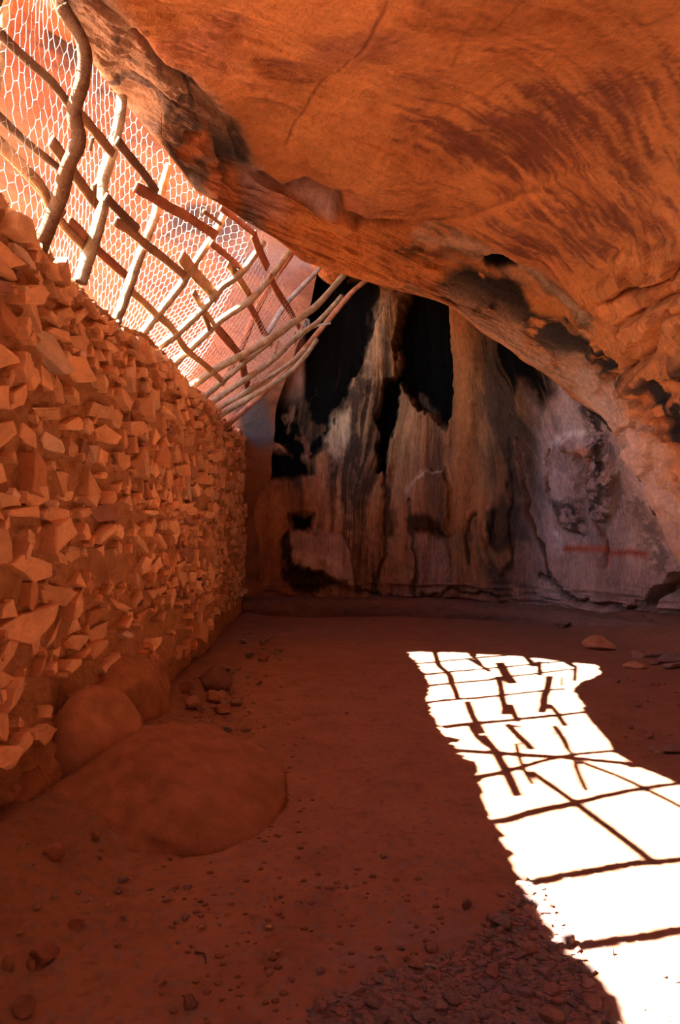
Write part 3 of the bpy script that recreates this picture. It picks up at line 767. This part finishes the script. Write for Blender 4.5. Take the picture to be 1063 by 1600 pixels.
screen = bpy.data.objects.new('lattice_screen', None); C.objects.link(screen)
screen.location = (-1.6, 6.0, 3.05)
tag(screen, 'slanting screen of rough poles, split crosspieces and wire netting above the stone wall', 'lattice screen')
def child(o, parent):
    o.parent = parent; o.matrix_parent_inverse = parent.matrix_world.inverted(); return o
bpy.context.view_layer.update()
samples, pole3d = [], []
for k, (pl, y0, y1, rad, cn) in enumerate(poles):
    L = [0]
    for p, q in zip(pl[:-1], pl[1:]): L.append(L[-1] + math.hypot(q[0]-p[0], q[1]-p[1]))
    p3 = []
    for (px, py), l in zip(pl, L):
        t = l/L[-1]
        Yd = 1/((1-t)/y0 + t/y1)
        p3.append(at(px, py, Yd)); samples.append((px, py, 1/Yd))
    # sink the foot into the wall top
    a, b = np.array(p3[0]), np.array(p3[1]); d_ = (a-b)/np.linalg.norm(a-b)
    p3 = [tuple(a + d_*.10)] + p3
    pole3d.append(p3)
    V, f = tube(resample(p3, 70), rad*1.2, 12, .22 if cn != 'light' else .13, k, .85)
    n = fbm(V[:, 0]*7, V[:, 1]*7, V[:, 2]*7 + k, 4)
    c = np.array(BCOL[cn])[None, :]*(1 + .35*n[:, None])
    child(link_mesh('pole', V, f, M_bark, None, True, c), screen)
for k, (p3, rad) in enumerate(extra):
    V, f = tube(resample(p3, 40), rad, 12, .2, 40 + k, .85)
    n = fbm(V[:, 0]*7, V[:, 1]*7, V[:, 2]*7 + k, 4)
    child(link_mesh('pole', V, f, M_bark, None, True, np.array(BCOL['mid'])[None, :]*(1 + .35*n[:, None])), screen)
    for p in p3[1:-1]:
        qxx, qyy = image_px(np.array(p)); samples.append((float(qxx), float(qyy), 1/p[1]))
S = np.array(samples)
def basis(px, py):
    u, v = (np.asarray(px)-250)/250, (np.asarray(py)-350)/250
    return np.stack([1+0*u, u, v, u*u, u*v, v*v], -1)
coef, *_ = np.linalg.lstsq(basis(S[:, 0], S[:, 1]), S[:, 2], rcond=None)
def lat(px, py, push=0.0):
    iy = float(basis(px, py) @ coef)
    Y = 1/iy + push
    return np.array(at(px, py, Y))

def ribbon(pts, w, th, seed, col):
    """a split board: flat section swept along a bent line, its broad side in the plane of the screen"""
    pts = np.array(pts); n = len(pts)
    T = np.gradient(pts, axis=0); T /= np.linalg.norm(T, axis=1, keepdims=True)
    Nl = np.array([-.78, -.28, .40]); Nl = Nl/np.linalg.norm(Nl)
    U = np.cross(T, Nl); U /= np.linalg.norm(U, axis=1, keepdims=True); Nv = np.cross(U, T)
    s = np.arange(n)
    ww = w*(1 + .14*fbm(s*.35 + seed*5.3, s*0 + seed))[:, None]/2
    prof = [(-1, -1), (-.3, -1.1), (.4, -.95), (1, -.9), (1.02, .9), (.3, 1.05), (-.4, 1), (-1, .95)]
    V = np.stack([pts + U*ww*a + Nv*th/2*b for a, b in prof], 1).reshape(-1, 3)
    m = len(prof); f = []
    for i in range(n-1):
        for j in range(m):
            f.append([i*m+j, i*m+(j+1) % m, (i+1)*m+(j+1) % m, (i+1)*m+j])
    f.append(list(range(m))[::-1]); f.append([(n-1)*m+j for j in range(m)])
    nn = fbm(V[:, 0]*5, V[:, 1]*5, V[:, 2]*30, 3)
    return V, f, np.array(col)[None, :]*(1+.3*nn[:, None])
DK, MD, LT, RD = (.17,.10,.065), (.30,.165,.09), (.46,.27,.14), (.30,.115,.065)
slats = [
 ([(-30,22),(13,66),(45,96),(78,125),(104,158)], .040, DK), ([(104,158),(128,182),(152,210),(176,240)], .052, MD),
 ([(-30,150),(0,183),(45,225),(92,262)], .036, DK), ([(80,220),(98,245),(113,268),(130,292),(150,320)], .060, MD),
 ([(183,220),(205,248),(222,268),(245,300)], .055, DK), ([(212,292),(235,305),(262,322),(285,334),(310,350),(338,368)], .072, RD),
 ([(43,267),(58,283),(68,298),(76,318),(94,345),(112,366),(134,388)], .050, MD), ([(108,345),(122,358),(138,376),(160,398),(196,430)], .055, RD),
 ([(148,288),(147,300),(146,322)], .045, MD), ([(165,308),(188,332),(215,358)], .055, DK),
 ([(180,346),(205,362),(228,382),(258,405),(292,434)], .062, MD), ([(198,450),(222,470),(243,490)], .055, LT),
 ([(243,490),(268,512),(290,545),(322,572),(346,594)], .062, LT), ([(283,400),(300,422),(318,442),(340,466)], .105, LT),
 ([(302,456),(312,475),(320,495),(328,515)], .055, MD), ([(318,485),(330,500),(340,518)], .05, LT),
 ([(330,380),(352,398),(378,420)], .055, RD), ([(356,412),(370,430),(384,452),(396,472)], .070, LT),
 ([(345,325),(372,345),(398,366)], .050, RD), ([(396,366),(404,388),(418,418)], .080, RD),
 ([(421,432),(435,458),(452,485),(457,494)], .075, RD), ([(386,470),(398,492),(412,520)], .075, RD),
 ([(338,512),(356,532),(376,556)], .085, RD), ([(376,552),(380,575),(387,604)], .125, RD),
 ([(318,330),(332,340),(345,350)], .03, MD), ([(457,492),(463,505),(468,512)], .06, RD), ([(404,505),(415,523),(424,540)], .06, RD),
 ([(460,520),(462,532),(461,538)], .06, RD), ([(434,535),(430,550),(428,556)], .05, DK), ([(404,540),(398,556)], .06, RD), ([(145,215),(140,235)], .02, DK),
]
for k, (pl, w, c) in enumerate(slats):
    p3 = [lat(px, py, .05) for px, py in pl]
    V, f, cc_ = ribbon(resample(p3, max(8, 6*len(pl))), w, .022, k, c)
    child(link_mesh('crosspiece', V, f, M_slat, None, True, cc_), screen)
nears = [([(-1.66,3.45,3.55),(-1.5,2.9,3.5),(-1.42,2.2,3.55)], .05), ([(-1.62,3.5,3.95),(-1.38,3.1,3.9),(-1.2,2.3,3.95)], .045),
         ([(-1.62,4.3,3.32),(-1.66,3.8,3.38),(-1.64,3.1,3.30)], .06)]
for k, (p3, w) in enumerate(nears):
    V, f, cc_ = ribbon(resample(p3, 24), w, .022, 60+k, MD)
    child(link_mesh('crosspiece', V, f, M_slat, None, True, cc_), screen)

# wire netting hung on the outer face of the poles
base_l = [(-1.66,.0,3.0)] + [extra[3][0][0], extra[2][0][0], extra[1][0][0]] + [pole3d[i][0] for i in (0,1,2,3,4,5,6,8,11)]
top_l = [(-.9,.0,4.4)] + [extra[3][0][-1], extra[2][0][-1], extra[1][0][-1]] + [pole3d[i][-1] for i in (0,1,2,3,4,5,6,8,11)]
base_l = np.array(base_l, float); top_l = np.array(top_l, float)
Wb = cr_matrix(len(base_l), 400); BL, TL = Wb @ base_l, Wb @ top_l
arc = np.concatenate([[0], np.cumsum(np.linalg.norm(np.diff((BL+TL)/2, axis=0), axis=1))])
def net_pt(s, v):
    i = np.interp(s, arc, np.arange(400)); i0 = int(min(i, 398)); fr = i - i0
    b = BL[i0]*(1-fr) + BL[i0+1]*fr; t = TL[i0]*(1-fr) + TL[i0+1]*fr
    d_ = t - b; L_ = np.linalg.norm(d_)
    p = b + d_*(v/L_ if L_ > 0 else 0)
    wob = .03*math.sin(s*3.1 + v*2) + .02*math.sin(s*7.7 - v*5)
    return p + np.array([-.055 + wob*.4, .02, .05 + wob*.6]), v <= L_*1.06
NV, NF = [], []
hexw, hexh = .090, .050
def wire(p, q, rr=.0019):
    p, q = np.array(p), np.array(q)
    d_ = q - p; L_ = np.linalg.norm(d_)
    if L_ < 1e-4 or L_ > .3: return
    d_ /= L_; u = np.cross(d_, [.3, .8, .5]); u /= np.linalg.norm(u); v = np.cross(d_, u)
    b = len(NV)
    for c in (p, q):
        for a in (0, 2.094, 4.189):
            NV.append(tuple(c + rr*(math.cos(a)*u + math.sin(a)*v)))
    for j in range(3): NF.append([b+j, b+(j+1) % 3, b+3+(j+1) % 3, b+3+j])
rn_ = random.Random(3)
smax = arc[-1]; ncol = int(smax/hexw); nrow = 26
nodes = {}
def node(i, j, k):
    key = (i, j, k)
    if key not in nodes:
        s = (i + (.5 if j % 2 else 0))*hexw; v = j*hexh*1.35 + (0 if k == 0 else hexh*.62)
        s += rn_.uniform(-.006, .006); v += rn_.uniform(-.006, .006)
        nodes[key] = net_pt(min(max(s, 0), smax), v)
    return nodes[key]
for j in range(nrow):
    for i in range(ncol):
        a, oka = node(i, j, 0); b, okb = node(i, j, 1)
        if not (oka and okb): continue
        wire(a, b)
        ii = i if j % 2 == 0 else i + 1
        c, okc = node(i if j % 2 else i - 1, j+1, 0); d_, okd = node(i + 1 if j % 2 else i, j+1, 0)
        if okc and i > 0: wire(b, c)
        if okd: wire(b, d_)
child(link_mesh('wire_netting', NV, NF, M_wire, None, True), screen)['label'] = 'hexagonal galvanised wire netting'

# loose branches leaning behind the far poles
def branch(pl, y0, y1, rad, c, label, seed):
    p3 = [at(px, py, y0 + (y1-y0)*i/(len(pl)-1)) for i, (px, py) in enumerate(pl)]
    V, f = tube(resample(p3, 50), rad, 10, .18, seed, .8)
    n = fbm(V[:, 0]*7, V[:, 1]*7, V[:, 2]*7, 4)
    o = link_mesh('branch', V, f, M_bark, None, True, np.array(c)[None, :]*(1+.3*n[:, None]))
    return tag(o, label, 'branch')
branch([(345,600),(378,540),(400,485),(425,440),(452,402),(462,385)], 9.6, 10.4, .045, (.45,.18,.09), 'red-brown stripped trunk leaning against the cliff behind the netting', 81)
branch([(395,560),(440,485),(470,450),(490,430),(508,408)], 9.9, 10.2, .036, (.36,.33,.32), 'bleached grey pole leaning behind the far end of the screen', 82)
branch([(484,513),(500,508),(517,505)], 9.5, 9.5, .018, (.5,.42,.34), 'thin pale twig sticking out from the farthest pole', 83)

# ------------------------------------------------------------------ boulders and rocks
def gloc(px, py, dz=0):
    gx, gy, _ = ground(px, py); z0 = fz(gx, gy)
    gx, gy, _ = ground(px, py, z0)
    return (gx, gy, fz(gx, gy) + dz)
def rock(name, seed, pxc, pyb, wpx, hpx, label, cat='rock', depth=.8, rot=(0, 0, 0), color=(.38,.17,.10), cuts=9, flat=False, group=None, sub=4, rough=.06, sink=.12):
    """a rock whose foot is seen at (pxc, pyb)"""
    gx, gy, gz = gloc(pxc, pyb)
    w = wpx*gy/F; h = hpx*gy/F
    d = w*depth
    gy2 = gy + d*.42
    X2 = gy2*(pxc-CX)/F
    o = stone_obj(name, seed, (w, d, h/(1-sink)), (X2, gy2, fz(X2, gy2)), rot, color, None, cuts, rough, sub, flat, sink)
    return tag(o, label, cat, group)

b1 = stone_obj('boulder', 21, (1.35, 1.8, .56), (-.98, 4.2, -.05), (.04, .10, .3), (.40,.165,.085), None, 8, .12, 12, False, .33)
tag(b1, 'broad smooth domed boulder half buried in the floor beside the wall', 'boulder')
b2 = stone_obj('boulder', 33, (.62, .62, .72), (-1.46, 4.3, -.02), (0, .12, .2), (.50,.22,.11), None, 7, .08, 8, False, .15)
tag(b2, 'upright rounded boulder under the wall, left of the domed boulder', 'boulder')
b3 = stone_obj('boulder', 47, (.6, 1.7, .72), (-1.58, 5.5, 0), (0, .1, .0), (.46,.19,.09), None, 8, .10, 8, False, .2)
tag(b3, 'long mud-coated bedrock block footing the wall behind the domed boulder', 'boulder')
b4 = stone_obj('boulder', 52, (.3, .42, .36), (-1.66, 3.75, .02), (0, .1, .3), (.42,.17,.085), None, 8, .07, 6, False, .15)
tag(b4, 'blocky boulder at the left edge below the stone wall', 'boulder')
rock('rock', 61, 338, 1082, 54, 36, 'dark tilted slab on top of the rubble at the wall foot', depth=.9, rot=(.1,.35,.4), color=(.24,.115,.08))
for (px, py, w, h, c, lab) in [
    (938,1018,56,27,(.55,.26,.14),'pale orange oblong rock lying alone at the right, before the back wall'),
    (996,1047,44,18,(.55,.28,.16),'orange wedge rock with its tip in the sun patch'),
    (1000,1030,38,12,(.40,.22,.15),'brown rock behind the orange wedge rock on the right'),
    (1052,1046,34,12,(.33,.21,.17),'flat rock at the right edge beside the orange wedge rock'),
    (1048,1030,40,16,(.30,.22,.2),'grey flat rock at the right edge behind the other rocks'),
    (1022,1040,26,9,(.36,.2,.14),'small brown rock between the wedge rock and the right edge'),
    (1030,1018,44,8,(.30,.19,.15),'thin slab farthest back in the right-hand rock cluster'),
    (826,967,32,16,(.2,.13,.11),'dark angular rock against the low step near the middle of the back wall'),
    (880,976,38,12,(.24,.17,.15),'flat dark slab leaning on the foot of the back wall at right'),
    (1026,1073,16,7,(.38,.17,.1),'single small reddish rock below the right-hand rock cluster'),
    (986,1140,12,6,(.33,.17,.12),'lone stone just inside the bulge of shade beside the sun patch'),
    (1050,1180,40,16,(.30,.17,.13),'rounded rock half buried at the right edge where the shade ends'),
    (1020,1176,22,9,(.33,.19,.14),'little rock left of the half-buried rock at the right edge'),
    (412,1034,26,16,(.36,.15,.09),'rounded red stone on the dirt nearest the far wall foot'),
    (300,1112,40,32,(.38,.17,.1),'squarish stone at the lower left of the rubble heap'),
    (335,1100,46,20,(.40,.18,.1),'flat stone in the middle of the rubble heap'),
    (352,1118,40,16,(.36,.15,.08),'broad flat stone at the bottom right of the rubble heap'),
    (290,1085,30,26,(.33,.14,.08),'stone wedged between the wall foot and the rubble heap'),
    (322,1064,30,16,(.34,.15,.09),'stone tucked behind the tilted slab by the wall'),
    (372,1098,22,9,(.36,.15,.09),'thin chip on the right side of the rubble heap'),
    (250,1146,36,12,(.38,.17,.09),'low slab wedged behind the domed boulder'),
    (228,1142,26,15,(.42,.19,.1),'round stone between the bedrock block and the domed boulder'),
    (83,1342,38,26,(.36,.15,.09),'flat oval stone on the dirt below the left boulders'),
    (66,1510,52,40,(.36,.15,.09),'angular pyramid rock near the lower left corner'),
    (13,1512,24,26,(.46,.21,.12),'orange leaning chip at the left edge near the pyramid rock'),
    (48,1512,22,14,(.44,.2,.11),'small chip at the foot of the pyramid rock'),
    (37,1592,36,40,(.33,.15,.1),'rounded cobble in the lower left corner'),
    (296,1580,34,24,(.28,.13,.09),'dark rounded cobble at the bottom left of the gravel'),
    (254,1544,18,14,(.30,.13,.09),'small dark cobble up and left of the bottom cobble'),
    (120,1452,30,18,(.36,.15,.09),'low dirt-covered stone right above the pyramid rock'),
    (150,1312,24,16,(.33,.14,.08),'stone in the dirt between the oval stone and the domed boulder'),
    (770,1450,34,18,(.33,.17,.12),'oblong brown stone above the gravel near the sun patch'),
    (729,1424,20,18,(.30,.16,.12),'roundish stone left of the oblong stone above the gravel'),
    (884,1480,32,26,(.28,.17,.15),'largest square-cut stone of the gravel by the sun edge'),
    (782,1402,20,9,(.33,.17,.13),'small flat stone highest up above the gravel'),
    (955,1496,14,12,(.5,.33,.25),'small sunlit stone at the edge of the pole shadow'),
    (676,1490,26,18,(.33,.17,.13),'flat rectangular stone at the left of the gravel'),
    (1003,1580,12,8,(.5,.33,.25),'tiny sunlit stone near the bottom right corner')]:
    s_ = (px*7 + py*13) % 9973
    rock('rock', s_, px, py, w, h, lab, rot=(0, random.uniform(-.12, .12), random.uniform(-.5, .5)), color=c, cuts=11, flat=True, sub=4, rough=.03)

# small loose stones, one object each
protos = []
for k in range(10):
    V, f = stone_arrays(500 + k, .5, random.uniform(.32, .45), random.uniform(.18, .3), 12, .03, 3)
    V[:, 2] -= V[:, 2].min() + .05
    me_cols = []
    for c in ((.27,.165,.135), (.30,.155,.11), (.21,.145,.125)):
        nn = fbm(V[:, 0]*5 + k, V[:, 1]*5, V[:, 2]*5, 3)
        me = bpy.data.meshes.new('pebble'); me.from_pydata(V.tolist(), [], f)
        a = me.color_attributes.new('Col', 'FLOAT_COLOR', 'POINT')
        cc_ = np.ones((len(V), 4), np.float32); cc_[:, :3] = np.array(c)*(1+.2*nn[:, None]); a.data.foreach_set('color', cc_.ravel())
        me.materials.append(M_stone); protos.append(me)
rp = random.Random(19)
def in_front(gx, gy):
    return .0
def scatter(n, region, size, label, group, name='pebble', keep=None):
    made = 0; placed = []
    tries = 0
    while made < n and tries < n*30:
        tries += 1
        px, py = region(rp)
        x_, y_, z_ = gloc(px, py)
        s = size(rp)
        if keep and not keep(x_, y_): continue
        if any((x_-a)**2 + (y_-b)**2 < ((s+c)*.42)**2 for a, b, c in placed): continue
        placed.append((x_, y_, s*1.1))
        o = bpy.data.objects.new(name, rp.choice(protos)); C.objects.link(o)
        s *= 1.15
        o.location = (x_, y_, z_ + .02*s); o.scale = (s, s*rp.uniform(.8, 1.2), s*rp.uniform(.9, 1.3)); o.rotation_euler = (rp.uniform(-.15,.15), rp.uniform(-.15,.15), rp.uniform(0, 6.28))
        tag(o, label, 'pebble', group); made += 1
def reg_gravel(q):
    while True:
        px, py = q.uniform(480, 985), q.uniform(1375, 1612)
        edge = CX + .87*(py - HY)/1.5
        if px > edge - 14 - 10*q.random(): continue
        lo = np.interp(py, [1375, 1420, 1480, 1520, 1560, 1612], [830, 800, 740, 620, 520, 440])
        if px < lo - 20*q.random(): continue
        return px, py
scatter(165, reg_gravel, lambda q: q.uniform(.03, .055) if q.random() < .7 else q.uniform(.05, .075), 'small grey-brown stone packed in the gravel along the front of the floor', 'stones in the gravel at the front')
scatter(20, lambda q: (q.uniform(250, 640), q.uniform(1330, 1580)), lambda q: q.uniform(.015, .035), 'small stone scattered on bare dirt left of the gravel', 'scattered stones on the dirt')
scatter(20, lambda q: (q.uniform(40, 300), q.uniform(1300, 1500)), lambda q: q.uniform(.02, .045), 'small stone in the dark dirt below the boulders', 'stones below the boulders')
scatter(34, lambda q: (q.gauss(345, 35), q.uniform(1045, 1185)), lambda q: q.uniform(.04, .12), 'small stone of the rubble along the foot of the stone wall', 'rubble stones by the wall', keep=lambda a, b: a > -1.45)
scatter(14, lambda q: (q.uniform(375, 440), q.uniform(985, 1040)), lambda q: q.uniform(.05, .12), 'small stone at the far foot of the stone wall', 'stones at the far wall foot', keep=lambda a, b: a > -1.5)
scatter(16, lambda q: (q.uniform(960, 1063), q.uniform(1055, 1190)), lambda q: q.uniform(.02, .06), 'small stone in the shade right of the sun patch', 'stones in the right-hand shade', keep=lambda a, b: a > 2.0)
scatter(12, lambda q: (q.uniform(380, 800), q.uniform(1060, 1340)), lambda q: q.uniform(.012, .028), 'tiny stone on the open dirt floor left of the sun patch', 'tiny stones on the open floor', keep=lambda a, b: a < .8)
scatter(8, lambda q: (q.uniform(950, 1060), q.uniform(1490, 1600)), lambda q: q.uniform(.01, .025), 'tiny pale stone in the sun at the lower right', 'tiny sunlit stones')

# fine gravel: nobody could count it
GV, GF, GC = [], [], []
for k in range(3600):
    if k < 2900: px, py = reg_gravel(rp)
    elif k < 3050: px, py = rp.uniform(250, 700), rp.uniform(1330, 1600)
    else: px, py = rp.gauss(330, 60), rp.uniform(1060, 1330)
    x_, y_, z_ = gloc(px, py); s = rp.uniform(.006, .019)
    if x_ < -1.4 or (x_ < -.4 and 3.2 < y_ < 5.2): continue
    n = 5; b = len(GV); a0 = rp.uniform(0, 6)
    col_ = rp.choice(((.24,.15,.12), (.27,.14,.10), (.19,.13,.11)) if k < 2900 else ((.22,.10,.055), (.19,.085,.05)))
    for ring, zz in ((1, -.2), (.85, .45)):
        for j in range(n):
            a = a0 + j*6.283/n + rp.uniform(-.2, .2); GV.append((x_ + s*ring*math.cos(a), y_ + s*ring*.8*math.sin(a), z_ + s*zz*rp.uniform(.7, 1.2))); GC.append(col_)
    for j in range(n): GF.append([b+j, b+(j+1) % n, b+n+(j+1) % n, b+n+j])
    GF.append([b+n+j for j in range(n)])
o = link_mesh('gravel', GV, GF, M_stone, None, False, np.array(GC))
tag(o, 'fine grit strewn over the front of the dirt floor', 'gravel', None, 'stuff')

# twigs and dry leaves
def twig(px0, py0, px1, py1, rad, c, label):
    a, b = np.array(gloc(px0, py0)), np.array(gloc(px1, py1))
    m = (a+b)/2 + np.array([.01, .01, .006])
    V, f = tube(resample([a + [0,0,rad*1.2], m + [0,0,rad*1.4], b + [0,0,rad*1.2]], 14), rad, 7, .2, px0, .6)
    return tag(link_mesh('twig', V, f, M_bark, None, True, np.zeros((len(V), 3)) + np.array(c)), label, 'twig')
twig(772,1472,818,1486,.007,(.34,.24,.18),'straight dead twig lying on the gravel by the square-cut stone')
twig(665,1510,690,1530,.005,(.5,.36,.24),'short pale curved twig on the left part of the gravel')
twig(305,1490,322,1508,.004,(.2,.12,.09),'thin dark twig on the bare dirt left of the gravel')
twig(584,1498,606,1506,.006,(.5,.36,.26),'short pale stick at the upper left border of the gravel')
def leaf(px, py, s, rz, label):
    x_, y_, z_ = gloc(px, py)
    pts = []
    for k in range(9):
        t = k/8; w = .34*math.sin(math.pi*t)**.8
        pts.append((t-.5, w, .10*math.sin(math.pi*t))); 
    V = []; f = []
    for (a, w, h) in pts:
        V += [(a*s, -w*s, (h+.12)*s + .004), (a*s, 0, h*s + .003), (a*s, w*s, (h+.10)*s + .004)]
    V2 = [(v[0], v[1], v[2] + .0012) for v in V]
    n = len(V); V = V + V2
    for k in range(8):
        for j in range(2):
            a = k*3+j; f.append([a, a+3, a+4, a+1]); f.append([n+a, n+a+1, n+a+4, n+a+3])
    for k in range(8):
        a = k*3; f.append([a, n+a, n+a+3, a+3]); a = k*3+2; f.append([a, a+3, n+a+3, n+a])
    c = rp.choice(((.42,.24,.11), (.5,.3,.14)))
    o = link_mesh('leaf', V, f, M_slat, None, True, np.zeros((len(V), 3)) + np.array(c))
    o.location = (x_, y_, z_ + .004); o.rotation_euler = (0, 0, rz)
    return tag(o, label, 'leaf')
leaf(315,1452,.038,.2,'dry leaf alone on the dirt near the middle bottom left')
leaf(420,1453,.034,-.4,'orange-brown curled leaf on the dirt left of the gravel')
leaf(433,1491,.036,.1,'pale dry leaf lying just above the gravel')
leaf(170,1416,.025,.5,'dry leaf on dirt right of the dirt-covered stone')
leaf(363,1398,.026,1.0,'dry leaf highest up on the dirt among scattered stones')
leaf(32,1444,.030,.8,'dry leaf in the dark dirt near the left edge')
leaf(497,1388,.028,.3,'dry leaf nearest the centre of the floor')

# ------------------------------------------------------------------ light
w = bpy.data.worlds.new('World'); bpy.context.scene.world = w; w.use_nodes = True
nt = w.node_tree; bg = nt.nodes['Background']
sky = nt.nodes.new('ShaderNodeTexSky'); sky.sky_type = 'NISHITA'
sky.sun_disc = False; sky.sun_elevation = math.radians(49.6); sky.sun_rotation = math.atan2(-SA, -SB)
sky.altitude = 1500; sky.air_density = 1.0; sky.dust_density = .6; sky.ozone_density = 1.0
nt.links.new(sky.outputs[0], bg.inputs['Color']); bg.inputs['Strength'].default_value = 0.6
ld = bpy.data.lights.new('sun', 'SUN'); ld.energy = 92.0; ld.angle = math.radians(.53); ld.color = (1.0, .95, .88)
lo = bpy.data.objects.new('sun', ld); C.objects.link(lo)
from mathutils import Vector
lo.rotation_euler = Vector((SA, SB, -1)).to_track_quat('-Z', 'Y').to_euler()
lo.location = (-20, -8, 25)

# ------------------------------------------------------------------ camera
cd = bpy.data.cameras.new('camera'); cam = bpy.data.objects.new('camera', cd); C.objects.link(cam)
cam.location = (0, 0, EYE); cam.rotation_euler = (math.pi/2, 0, 0)
cd.sensor_fit = 'VERTICAL'; cd.sensor_height = 24.0; cd.lens = 24.0*F/1600; cd.shift_y = 23/1600
cd.clip_start = .05; cd.clip_end = 300
sc = bpy.context.scene; sc.camera = cam
sc.view_settings.view_transform = 'Standard'; sc.view_settings.look = 'None'; sc.view_settings.gamma = 1; sc.view_settings.exposure = 0.58
sc.view_settings.use_curve_mapping = False
cy = sc.cycles
cy.max_bounces = 16; cy.diffuse_bounces = 12; cy.use_denoising = True; cy.sample_clamp_indirect = 0; cy.use_adaptive_sampling = False
